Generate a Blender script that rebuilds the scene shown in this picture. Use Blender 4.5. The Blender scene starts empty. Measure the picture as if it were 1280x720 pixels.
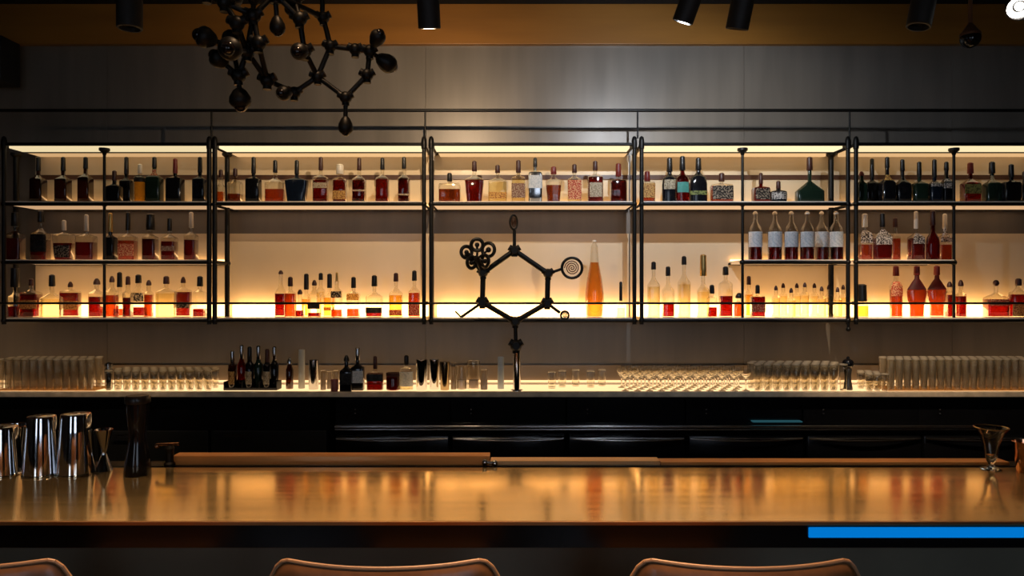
import bpy, bmesh, math, random
from mathutils import Vector, Matrix
random.seed(7)
SC = bpy.context.scene
COL = SC.collection
PI = math.pi
F = 885.0          # focal length in pixels of the 1280 wide frame
HC = 1.85          # eye height
def X(px, Y): return (px-640.0)*Y/F
def Z(py, Y): return HC-(py-360.0)*Y/F
def P(px, py, Y): return Vector((X(px, Y), Y, Z(py, Y)))

# ------------------------------------------------------------------ materials
MATS = {}
def nt(name):
    m = bpy.data.materials.new(name); m.use_nodes = True
    n = m.node_tree; n.nodes.clear()
    o = n.nodes.new('ShaderNodeOutputMaterial')
    return m, n, o
def pbr(name, col, rough=0.5, metal=0.0, noise=0.0, scale=(1,1,1), nscale=20, spec=0.5, coat=0.0, bump=0.0, transmission=0.0, rnoise=0.0, aniso=0.0):
    if name in MATS: return MATS[name]
    m, n, o = nt(name)
    b = n.nodes.new('ShaderNodeBsdfPrincipled')
    b.inputs['Base Color'].default_value = (*col, 1)
    b.inputs['Roughness'].default_value = rough
    b.inputs['Metallic'].default_value = metal
    b.inputs['Specular IOR Level'].default_value = spec
    b.inputs['Coat Weight'].default_value = coat
    b.inputs['Coat Roughness'].default_value = 0.08
    b.inputs['Transmission Weight'].default_value = transmission
    tc = n.nodes.new('ShaderNodeTexCoord'); mp = n.nodes.new('ShaderNodeMapping')
    mp.inputs['Scale'].default_value = scale
    nz = n.nodes.new('ShaderNodeTexNoise'); nz.inputs['Scale'].default_value = nscale
    nz.inputs['Detail'].default_value = 5
    n.links.new(tc.outputs['Object'], mp.inputs[0]); n.links.new(mp.outputs[0], nz.inputs['Vector'])
    if noise > 0:
        r = n.nodes.new('ShaderNodeValToRGB')
        r.color_ramp.elements[0].position = 0.3; r.color_ramp.elements[1].position = 0.7
        r.color_ramp.elements[0].color = (*[c*(1-noise) for c in col], 1)
        r.color_ramp.elements[1].color = (*[min(1, c*(1+noise)) for c in col], 1)
        n.links.new(nz.outputs['Fac'], r.inputs[0]); n.links.new(r.outputs[0], b.inputs['Base Color'])
    if rnoise > 0:
        mr = n.nodes.new('ShaderNodeMapRange')
        mr.inputs['To Min'].default_value = max(0.02, rough-rnoise); mr.inputs['To Max'].default_value = rough+rnoise
        n.links.new(nz.outputs['Fac'], mr.inputs['Value']); n.links.new(mr.outputs[0], b.inputs['Roughness'])
    if bump > 0:
        bp = n.nodes.new('ShaderNodeBump'); bp.inputs['Strength'].default_value = bump; bp.inputs['Distance'].default_value = 0.01
        n.links.new(nz.outputs['Fac'], bp.inputs['Height']); n.links.new(bp.outputs[0], b.inputs['Normal'])
    n.links.new(b.outputs[0], o.inputs[0])
    MATS[name] = m; return m
def thin(name, tint, gloss=0.5, rough=0.03, ior=1.45, dens=0.0, dcol=(0.5,0.5,0.5)):
    """coloured see-through glass or liquid: tinted transparency with a fresnel gloss"""
    if name in MATS: return MATS[name]
    m, n, o = nt(name)
    t = n.nodes.new('ShaderNodeBsdfTransparent'); t.inputs[0].default_value = (*tint, 1)
    g = n.nodes.new('ShaderNodeBsdfGlossy'); g.inputs['Roughness'].default_value = rough
    lw = n.nodes.new('ShaderNodeLayerWeight'); lw.inputs['Blend'].default_value = 0.35
    mm = n.nodes.new('ShaderNodeMath'); mm.operation = 'MULTIPLY_ADD'; mm.inputs[1].default_value = gloss; mm.inputs[2].default_value = 0.04
    n.links.new(lw.outputs['Facing'], mm.inputs[0])
    mx = n.nodes.new('ShaderNodeMixShader')
    n.links.new(mm.outputs[0], mx.inputs[0]); n.links.new(g.outputs[0], mx.inputs[2])
    if dens > 0:
        d = n.nodes.new('ShaderNodeBsdfDiffuse'); d.inputs[0].default_value = (*dcol, 1)
        tr = n.nodes.new('ShaderNodeBsdfTranslucent'); tr.inputs[0].default_value = (*dcol, 1)
        a = n.nodes.new('ShaderNodeMixShader'); a.inputs[0].default_value = 0.5
        n.links.new(d.outputs[0], a.inputs[1]); n.links.new(tr.outputs[0], a.inputs[2])
        q = n.nodes.new('ShaderNodeMixShader'); q.inputs[0].default_value = dens
        n.links.new(t.outputs[0], q.inputs[1]); n.links.new(a.outputs[0], q.inputs[2])
        n.links.new(q.outputs[0], mx.inputs[1])
    else:
        n.links.new(t.outputs[0], mx.inputs[1])
    n.links.new(mx.outputs[0], o.inputs[0])
    MATS[name] = m; return m
def emit(name, col, s):
    if name in MATS: return MATS[name]
    m, n, o = nt(name)
    e = n.nodes.new('ShaderNodeEmission'); e.inputs[0].default_value = (*col, 1); e.inputs[1].default_value = s
    n.links.new(e.outputs[0], o.inputs[0]); MATS[name] = m; return m
def paperlabel(name, c0, c1, scale=60):
    """printed paper: ground colour with small blotches of print"""
    if name in MATS: return MATS[name]
    m, n, o = nt(name)
    b = n.nodes.new('ShaderNodeBsdfPrincipled'); b.inputs['Roughness'].default_value = 0.6
    tc = n.nodes.new('ShaderNodeTexCoord'); v = n.nodes.new('ShaderNodeTexNoise'); v.inputs['Scale'].default_value = scale
    r = n.nodes.new('ShaderNodeValToRGB'); r.color_ramp.elements[0].position = 0.44; r.color_ramp.elements[1].position = 0.52
    r.color_ramp.elements[0].color = (*c1, 1); r.color_ramp.elements[1].color = (*c0, 1)
    n.links.new(tc.outputs['Object'], v.inputs['Vector']); n.links.new(v.outputs['Fac'], r.inputs[0])
    n.links.new(r.outputs[0], b.inputs['Base Color'])
    tr = n.nodes.new('ShaderNodeBsdfTranslucent'); n.links.new(r.outputs[0], tr.inputs[0])
    mx = n.nodes.new('ShaderNodeMixShader'); mx.inputs[0].default_value = 0.4
    n.links.new(b.outputs[0], mx.inputs[1]); n.links.new(tr.outputs[0], mx.inputs[2])
    n.links.new(mx.outputs[0], o.inputs[0]); MATS[name] = m; return m

M_black = pbr('black_iron', (0.012, 0.011, 0.010), 0.45, 0.6, rnoise=0.1, nscale=60)
M_matt = pbr('matt_black', (0.010, 0.010, 0.011), 0.6)
M_wall = pbr('brushed_steel_cladding', (0.20, 0.174, 0.145), 0.40, 0.25, noise=0.10, scale=(3, 3, 0.35), nscale=3, rnoise=0.06)
M_panel = pbr('frosted_back_panel', (0.74, 0.61, 0.42), 0.22, 0.0, noise=0.05, scale=(1, 1, 0.6), nscale=2.5)
M_soffit = pbr('ochre_soffit', (0.30, 0.125, 0.018), 0.45, 0.0, noise=0.15, scale=(0.5, 1, 4), nscale=2)
M_ceil = pbr('black_ceiling', (0.006, 0.006, 0.006), 0.9)
M_plaster = pbr('dark_plaster', (0.035, 0.03, 0.026), 0.85, noise=0.15, nscale=4)
M_floor = pbr('dark_oak_floor', (0.05, 0.032, 0.02), 0.4, noise=0.3, scale=(1, 12, 1), nscale=3)
M_bar = pbr('lacquered_bar_top', (0.86, 0.62, 0.28), 0.13, 0.85, noise=0.12, scale=(0.5, 9, 9), nscale=3, rnoise=0.05)
M_bar_edge = pbr('copper_bar_edge', (0.55, 0.27, 0.11), 0.3, 0.8)
M_lacq = pbr('black_lacquer', (0.006, 0.006, 0.007), 0.16, 0.0, spec=0.5, noise=0.2, nscale=4)
M_barfront = pbr('grey_green_bar_front', (0.17, 0.17, 0.13), 0.5, 0.1, noise=0.12, nscale=3)
M_rail = pbr('brushed_rail_steel', (0.85, 0.83, 0.80), 0.20, 1.0)
M_steel = pbr('stainless_steel', (0.55, 0.55, 0.55), 0.16, 1.0, rnoise=0.05, nscale=30)
M_chrome = pbr('polished_chrome', (0.75, 0.76, 0.78), 0.07, 1.0)
M_copper = pbr('polished_copper', (0.80, 0.42, 0.24), 0.15, 1.0)
M_stone = pbr('back_counter_stone', (0.74, 0.58, 0.40), 0.22, 0.0, noise=0.2, nscale=14)
M_wood = pbr('orange_wood_rail', (0.70, 0.30, 0.08), 0.3, 0.2, noise=0.2, scale=(0.5, 8, 8), nscale=4, coat=0.3)
M_leather = pbr('tan_leather', (0.22, 0.095, 0.035), 0.38, 0.0, noise=0.18, nscale=25, bump=0.15, coat=0.2)
M_piping = pbr('leather_piping', (0.42, 0.24, 0.13), 0.4)
M_glass = thin('clear_bottle_glass', (0.95, 0.94, 0.90), 0.75, 0.04)
M_cork = pbr('brown_cork', (0.16, 0.06, 0.03), 0.6)
M_real = None
def realglass():
    m, n, o = nt('tumbler_glass')
    g = n.nodes.new('ShaderNodeBsdfGlass'); g.inputs['IOR'].default_value = 1.45; g.inputs['Roughness'].default_value = 0.02
    g.inputs[0].default_value = (0.97, 0.96, 0.93, 1)
    n.links.new(g.outputs[0], o.inputs[0]); return m
M_real = realglass()
M_tumbler = thin('thin_tumbler_glass', (0.93, 0.91, 0.86), 0.9, 0.05, dens=0.12, dcol=(0.95, 0.82, 0.6))
M_rim = thin('thick_rim_glass', (0.85, 0.82, 0.75), 0.9, 0.12, dens=0.55, dcol=(0.95, 0.85, 0.68))
LIQ = {
 'amber': thin('amber_spirit', (0.80, 0.36, 0.09), 0.2, dens=0.10, dcol=(0.7, 0.25, 0.05)),
 'gold': thin('golden_spirit', (0.92, 0.68, 0.26), 0.2, dens=0.08, dcol=(0.8, 0.5, 0.1)),
 'orange': thin('orange_liqueur', (0.66, 0.22, 0.07), 0.2, dens=0.22, dcol=(0.62, 0.17, 0.05)),
 'red': thin('red_brown_spirit', (0.38, 0.045, 0.025), 0.2, dens=0.22, dcol=(0.30, 0.025, 0.012)),
 'honey': thin('honey_spirit', (0.86, 0.52, 0.18), 0.2, dens=0.25, dcol=(0.75, 0.40, 0.10)),
 'dark': thin('dark_spirit', (0.28, 0.045, 0.025), 0.2, dens=0.10, dcol=(0.10, 0.02, 0.01)),
 'brown': thin('brown_spirit', (0.52, 0.22, 0.09), 0.2, dens=0.12, dcol=(0.3, 0.1, 0.04)),
 'pale': thin('pale_spirit', (0.95, 0.90, 0.70), 0.2),
}
BODY = {
 'clear': M_glass,
 'black': pbr('black_bottle_glass', (0.006, 0.006, 0.008), 0.12),
 'navy': pbr('navy_bottle_glass', (0.006, 0.010, 0.020), 0.12),
 'green': pbr('bottle_green_glass', (0.010, 0.022, 0.014), 0.12),
 'brownglass': thin('brown_bottle_glass', (0.20, 0.09, 0.045), 0.5, dens=0.15, dcol=(0.03, 0.015, 0.01)),
 'redglass': thin('dark_red_bottle_glass', (0.38, 0.05, 0.035), 0.5, dens=0.15, dcol=(0.10, 0.012, 0.01)),
 'orangeglass': thin('orange_bottle_glass', (0.90, 0.42, 0.12), 0.5, dens=0.25, dcol=(0.85, 0.32, 0.06)),
 'steel': M_steel,
}
CAP = {
 'black': pbr('black_cap', (0.008, 0.007, 0.007), 0.35),
 'brown': pbr('dark_brown_cap', (0.05, 0.014, 0.010), 0.4),
 'red': pbr('dark_red_cap', (0.16, 0.015, 0.012), 0.4),
 'white': pbr('white_pourer', (0.75, 0.68, 0.58), 0.35),
 'gold': pbr('gold_foil_cap', (0.62, 0.40, 0.14), 0.3, 0.8),
 'steel': M_steel,
}
LAB = {
 'white': paperlabel('white_label', (0.90, 0.93, 0.95), (0.70, 0.76, 0.80), 90),
 'cream': paperlabel('cream_label', (0.70, 0.60, 0.42), (0.35, 0.26, 0.15), 120),
 'blackp': paperlabel('black_printed_label', (0.015, 0.012, 0.012), (0.35, 0.30, 0.22), 90),
 'floral': paperlabel('white_floral_print', (0.75, 0.70, 0.66), (0.03, 0.02, 0.02), 110),
 'teal': paperlabel('teal_label', (0.10, 0.42, 0.34), (0.12, 0.48, 0.40), 40),
 'green': paperlabel('green_label', (0.30, 0.34, 0.10), (0.08, 0.10, 0.03), 80),
 'brownp': paperlabel('brown_label', (0.22, 0.10, 0.07), (0.5, 0.4, 0.3), 120),
 'redp': paperlabel('red_printed_label', (0.50, 0.06, 0.03), (0.85, 0.55, 0.3), 120),
 'maroon': paperlabel('maroon_sleeve', (0.075, 0.010, 0.012), (0.10, 0.015, 0.015), 20),
 'goldp': paperlabel('gold_label', (0.80, 0.50, 0.14), (0.35, 0.12, 0.03), 120),
 'black': paperlabel('plain_black_label', (0.012, 0.012, 0.014), (0.03, 0.03, 0.03), 40),
}

# ------------------------------------------------------------------ mesh helpers
def obj(name, bm, mat, parent=None, smooth=True, loc=None):
    me = bpy.data.meshes.new(name); bmesh.ops.recalc_face_normals(bm, faces=bm.faces)
    bm.to_mesh(me); bm.free()
    if smooth:
        for p in me.polygons: p.use_smooth = True
        me.set_sharp_from_angle(angle=math.radians(38))
    if mat: me.materials.append(mat)
    o = bpy.data.objects.new(name, me); COL.objects.link(o)
    if loc is not None: o.location = loc
    if parent: o.parent = parent
    return o
def tag(o, label=None, cat=None, group=None, kind=None):
    if label: o['label'] = label
    if cat: o['category'] = cat
    if group: o['group'] = group
    if kind: o['kind'] = kind
    return o
def thing(name, label, cat, loc=(0, 0, 0), group=None, rotz=0):
    o = bpy.data.objects.new(name, None); COL.objects.link(o); o.location = loc; o.rotation_euler = (0, 0, rotz)
    o.empty_display_size = 0.05
    return tag(o, label, cat, group)
def box(bm, x0, x1, y0, y1, z0, z1, bev=0.0, seg=2):
    g = bmesh.ops.create_cube(bm, size=1.0)
    for v in g['verts']:
        v.co = Vector(((x0+x1)/2+v.co.x*(x1-x0), (y0+y1)/2+v.co.y*(y1-y0), (z0+z1)/2+v.co.z*(z1-z0)))
    if bev > 0:
        es = list({e for v in g['verts'] for e in v.link_edges})
        bmesh.ops.bevel(bm, geom=es, offset=bev, segments=seg, affect='EDGES', profile=0.5)
    return bm
def BX(*a, **k): return box(bmesh.new(), *a, **k)
def rod(bm, a, b, r, r2=None, seg=12):
    a = Vector(a); b = Vector(b); d = b-a
    if d.length < 1e-6: return bm
    q = d.to_track_quat('Z', 'Y').to_matrix().to_4x4()
    bmesh.ops.create_cone(bm, cap_ends=True, segments=seg, radius1=r, radius2=r if r2 is None else r2, depth=d.length,
                          matrix=Matrix.Translation((a+b)/2) @ q)
    return bm
def ball(bm, c, r, sx=1, sy=1, sz=1, seg=14):
    bmesh.ops.create_uvsphere(bm, u_segments=seg, v_segments=max(6, seg//2+1), radius=r,
        matrix=Matrix.Translation(Vector(c)) @ Matrix.Diagonal((sx, sy, sz, 1)))
    return bm
def torus(bm, c, R, r, M=None, seg=28, ms=8, sx=1, sz=1):
    """ring in the XZ plane"""
    c = Vector(c); rows = []
    for i in range(seg):
        a = 2*PI*i/seg; row = []
        for j in range(ms):
            b = 2*PI*j/ms
            p = Vector(((R+r*math.cos(b))*math.cos(a)*sx, r*math.sin(b), (R+r*math.cos(b))*math.sin(a)*sz))
            if M: p = M @ p
            row.append(bm.verts.new(c+p))
        rows.append(row)
    for i in range(seg):
        for j in range(ms):
            bm.faces.new((rows[i][j], rows[(i+1) % seg][j], rows[(i+1) % seg][(j+1) % ms], rows[i][(j+1) % ms]))
    return bm
def lathe(bm, prof, seg=20, c=(0, 0, 0), M=None, cap0=True, cap1=True, close=False):
    c = Vector(c); rings = []
    for r, z in prof:
        ring = []
        for i in range(seg):
            a = 2*PI*i/seg; p = Vector((r*math.cos(a), r*math.sin(a), z))
            if M: p = M @ p
            ring.append(bm.verts.new(c+p))
        rings.append(ring)
    n = len(rings)
    for k in range(n if close else n-1):
        A = rings[k]; B = rings[(k+1) % n]
        for i in range(seg):
            bm.faces.new((A[i], A[(i+1) % seg], B[(i+1) % seg], B[i]))
    if not close:
        if cap0: bm.faces.new(rings[0][::-1])
        if cap1: bm.faces.new(rings[-1])
    return bm
def section(hw, hd, sq, a):
    """rounded-square or round section point"""
    c, s = math.cos(a), math.sin(a)
    e = 2.0/(2.0+sq*6.0)
    return (math.copysign(abs(c)**e, c)*hw, math.copysign(abs(s)**e, s)*hd)
def loft(bm, prof, seg=24, a0=0, a1=2*PI, cap=True, off=0.0):
    """prof rows: (half width, half depth, squareness, z)"""
    full = abs((a1-a0)-2*PI) < 1e-6; rings = []
    for hw, hd, sq, z in prof:
        ring = []
        n = seg if full else seg+1
        for i in range(n):
            a = a0+(a1-a0)*i/seg
            x, y = section(hw+off, hd+off, sq, a); ring.append(bm.verts.new((x, y, z)))
        rings.append(ring)
    for A, B in zip(rings[:-1], rings[1:]):
        n = len(A)
        for i in range(n if full else n-1):
            bm.faces.new((A[i], A[(i+1) % n], B[(i+1) % n], B[i]))
    if cap and full:
        bm.faces.new(rings[0][::-1]); bm.faces.new(rings[-1])
    return bm

# ------------------------------------------------------------------ the room
WY = 5.40
def struct(name, bm, m, smooth=False): return tag(obj(name, bm, m, smooth=smooth), kind='structure')
struct('floor', BX(-4.7, 4.7, -3.2, 5.6, -0.1, 0.0), M_floor)
struct('ceiling', BX(-4.7, 4.7, -3.2, 5.6, 4.0, 4.1), M_ceil)
w = bmesh.new()
seams = [-4.6, X(134, WY)-1.9, X(134, WY), X(532, WY), X(930, WY), X(1190, WY), 4.6]
for a, b in zip(seams[:-1], seams[1:]): box(w, a+0.0012, b-0.0012, WY, WY+0.05, 0.0, 4.0)
box(w, -4.6, 4.6, WY+0.02, WY+0.12, 0, 4.0)
struct('wall_back', w, M_wall)
struct('wall_left', BX(-4.7, -4.6, -3.2, 5.6, 0, 4.0), M_plaster)
struct('wall_right', BX(4.6, 4.7, -3.2, 5.6, 0, 4.0), M_plaster)
# wall behind the viewer has two tall windows
w = bmesh.new()
wins = [(-2.9, -1.8), (0.3, 2.3)]
for a, b in ((-4.6, -2.9), (-1.8, 0.3), (2.3, 4.6)): box(w, a, b, -3.2, -3.05, 0, 4.0)
for a, b in wins:
    box(w, a, b, -3.2, -3.05, 0, 0.9); box(w, a, b, -3.2, -3.05, 3.3, 4.0)
struct('wall_front', w, M_plaster)
for i, (a, b) in enumerate(wins):
    f = bmesh.new()
    for u, v in ((a, a+0.06), (b-0.06, b), ((a+b)/2-0.02, (a+b)/2+0.02)): box(f, u, v, -3.18, -3.10, 0.9, 3.3)
    for u, v in ((0.9, 0.96), (3.24, 3.3), (2.3, 2.34)): box(f, a, b, -3.18, -3.10, u, v)
    wf = struct('window_%d' % (i+1), f, M_matt)
    pane = obj('pane', BX(a+0.03, b-0.03, -3.145, -3.139, 0.93, 3.27), thin('window_glass', (0.9, 0.93, 0.95), 0.3), wf, smooth=False)
# ochre soffit along the top of the cladding
struct('trim_1', BX(-4.6, 4.6, WY-0.045, WY+0.01, Z(55, WY-0.045), 4.0, bev=0.004), M_soffit)

# ------------------------------------------------------------------ shelf units
SY0, SY1 = 5.0, 5.36
zt = Z(181, SY0); z1 = Z(255, SY0); z2 = Z(328, SY0); z3 = Z(401, SY0)
def strip_mats(k):
    return (emit('canopy_led_%02d' % int(k*100), (1.0, 0.80, 0.46), 0.62*k),
            emit('canopy_rear_led_%02d' % int(k*100), (1.0, 0.60, 0.27), 0.46*k),
            emit('shelf_led_%02d' % int(k*100), (1.0, 0.60, 0.31), 0.42*k),
            emit('shelf_base_led_%02d' % int(k*100), (1.0, 0.55, 0.20), 4.3*k))
BAYS = [ # x0, x1, name, brightness, mid posts, second shelf extent, rear posts
 (5, 261.5, 'far left bay', 0.70, [129], (5, 260), [20]),
 (268.5, 530, 'second bay', 0.95, [], None, [284]),
 (539, 793, 'middle bay', 1.0, [], None, []),
 (802, 1060, 'fourth bay', 1.0, [929], (929, 1060), [1039]),
 (1070, 1335, 'right-hand bay', 0.84, [1194], (1070, 1194), []),
]
SLAB = 0.012
top1 = z1+0.008+SLAB; top2 = z2+0.008+SLAB; top3 = z3+0.010+SLAB
baylab = ['black pipe shelf unit, full upper and lower shelves, at far left of wall',
          'black pipe shelf unit left of centre with few lower bottles in one row',
          'black pipe shelf unit behind the molecule sculpture, one amber flask below',
          'black pipe shelf unit right of centre holding six white-labelled bottles',
          'black pipe shelf unit at right edge with two large bell-shaped bottles']
for bi, (x0, x1, bname, k, mids, s2, rears) in enumerate(BAYS):
    a = X(x0, SY0); b = X(x1, SY0)
    t = thing('shelf_unit', baylab[bi], 'shelf', ((a+b)/2, SY0, z3-0.02), 'pipe framed shelf units on the back wall')
    ox, oy, oz = t.location
    def part(name, bm, m, parent=t, smooth=True):
        bmesh.ops.translate(bm, verts=bm.verts, vec=(-ox, -oy, -oz)); return obj(name, bm, m, parent, smooth)
    def sub(name, bm, m, parent): 
        bmesh.ops.translate(bm, verts=bm.verts, vec=(-ox, -oy, -oz)); return obj(name, bm, m, parent, False)
    # uprights
    for xx in (a, b):
        p = bmesh.new(); rod(p, (xx, SY0, z3-0.025), (xx, SY0, zt+0.01), 0.0165 if xx in (X(261.5, SY0), X(268.5, SY0)) else 0.0145)
        for z in (z3, z1): ball(p, (xx, SY0, z), 0.0195, sz=1.2)
        lathe(p, [(0.012, -0.035), (0.0185, -0.03), (0.0195, -0.02), (0.0195, 0.02), (0.0185, 0.03), (0.014, 0.05), (0.006, 0.058)], 16, (xx, SY0, zt+0.002))
        if s2 and bi in (0, 3 if xx == b else -1, 4 if xx == a else -1): ball(p, (xx, SY0, z2), 0.019)
        for z in (z3, z1, zt): rod(p, (xx, SY0, z), (xx, WY, z), 0.009)
        part('upright', p, M_black)
    # top frame
    p = bmesh.new(); rod(p, (a, SY0, zt+0.002), (b, SY0, zt+0.002), 0.010); box(p, a, b, SY0, SY1+0.04, zt+0.004, zt+0.016)
    part('top_board', p, M_black)
    mA, mB, mC, mD = strip_mats(k)
    tb = part('canopy_light', BX(a+0.022, b-0.03, 5.02, 5.160, zt-0.020, zt+0.003), mA, smooth=False)
    part('canopy_light', BX(a+0.03, b-0.016, 5.19, 5.345, zt-0.022, zt+0.003), mB, smooth=False)
    part('divider', BX(a+0.02, b-0.02, 5.162, 5.180, zt-0.026, zt+0.003), M_black, smooth=False)
    # shelves
    def shelf(xa, xb, zz, strength, lit=True):
        p = bmesh.new(); rod(p, (xa, SY0, zz), (xb, SY0, zz), 0.0130)
        rod(p, (xa, SY1-0.02, zz), (xb, SY1-0.02, zz), 0.009)
        s = part('shelf_rail', p, M_black)
        part('shelf_glass', BX(xa+0.008, xb-0.008, SY0-0.004, SY1-0.002, zz+0.008, zz+0.008+SLAB, bev=0.002), M_shelfglass, smooth=False)
        if lit:
            sub('shelf_light', BX(xa+0.012, xb-0.012, SY0+0.03, SY1-0.04, zz-0.004, zz+0.006), strength, s)
        part('rear_strip', BX(xa+0.014, xb-0.014, SY1-0.034, SY1-0.014, zz+0.009+SLAB, zz+0.009+SLAB+0.012), emit('rear_strip_%02d' % int(k*100), (1.0, 0.55, 0.22), 2.8*k), smooth=False)
        return s
    M_shelfglass = pbr('frosted_shelf_glass', (0.78, 0.70, 0.60), 0.25)
    shelf(a, b, z1, mC)
    if s2: shelf(X(s2[0], SY0), X(s2[1], SY0), z2, emit('lower_shelf_led', (1.0, 0.6, 0.3), 0.40))
    # bottom shelf
    p = bmesh.new(); rod(p, (a, SY0, z3), (b, SY0, z3), 0.0125); box(p, a, b, SY0, SY1+0.03, z3-0.012, z3+0.010)
    s = part('bottom_board', p, M_black)
    part('shelf_glass', BX(a+0.008, b-0.008, SY0+0.004, SY1-0.002, z3+0.010, z3+0.010+SLAB, bev=0.002), M_shelfglass, smooth=False)
    part('base_light', BX(a+0.012, b-0.012, 5.285, 5.352, top3+0.001, Z(381.0, 5.285)), mD, smooth=False)
    # frosted back panels
    def bp(xa, xb, za, zb): part('back_panel', BX(xa, xb, SY1, SY1+0.038, za, zb), M_panel, smooth=False)
    e = 0.0195
    bp(a-e, b+e, top1-0.02, zt-0.004); bp(a-e, b+e, top3-0.03, Z(292, SY1))
    part('panel_rail', BX(a-e, b+e, SY1-0.012, SY1+0.038, Z(224.5, SY1)+0.0005, Z(219, SY1)), pbr('brown_panel_cap', (0.09, 0.045, 0.03), 0.3), smooth=False)
    for mx_ in mids + rears:
        Ym = 5.10 if mx_ in mids else 5.2
        xx = X(mx_, SY0) if mx_ in mids else X(mx_, Ym)
        if mx_ in mids: Ym = 4.985+0.03; 
        p = bmesh.new(); zb = z3 if True else z3
        rod(p, (xx, Ym, z3), (xx, Ym, zt-0.03), 0.0100 if mx_ in mids else 0.018)
        lathe(p, [(0.011, -0.06), (0.016, -0.045), (0.036, -0.028), (0.036, -0.012)], 16, (xx, Ym, zt-0.01))
        ball(p, (xx, Ym, z1), 0.02)
        if s2: ball(p, (xx, Ym, z2), 0.021)
        part('mid_post' if mx_ in mids else 'rear_post', p, M_black)
    if bi == 1:
        p = bmesh.new(); rod(p, (a, SY0, z2), (X(284, 5.2), 5.2, z2), 0.012); ball(p, (X(284, 5.2), 5.2, z2), 0.024); ball(p, (a, SY0, z2), 0.02)
        part('stub_pipe', p, M_black)
    if bi in (3, 4):
        xx = X(1064, SY0) if bi == 3 else None
        if xx:
            p = bmesh.new(); rod(p, (xx-0.02, SY0, z3-0.075), (xx-0.02, SY0, z3), 0.010); ball(p, (xx-0.02, SY0, z3-0.06), 0.017)
            part('pipe_stub', p, M_black)
# thin rails running the whole width
t = thing('overhead_rail', 'thin black rail running the full width above the bottle shelves', 'rail', (0, SY0, zt))
p = bmesh.new(); rod(p, (-4.6, 0, Z(138, SY0)-zt), (4.6, 0, Z(138, SY0)-zt), 0.0115)
obj('rail', p, M_black, t)
for px in (264.5, 531.5, 797, 1062):
    obj('rod', rod(bmesh.new(), (X(px, SY0), 0, 0.045), (X(px, SY0), 0, Z(138, SY0)-zt), 0.0065), M_black, t)
p = bmesh.new(); zr = Z(379, SY0-0.012); rod(p, (-4.6, SY0-0.012, zr), (4.6, SY0-0.012, zr), 0.0075)
for px in (5, 264, 534, 797, 1065): ball(p, (X(px, SY0), SY0-0.012, zr), 0.013)
tag(obj('bottle_guard_rail', p, M_black), 'thin black guard rail crossing in front of the lowest bottle row', 'rail')

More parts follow.
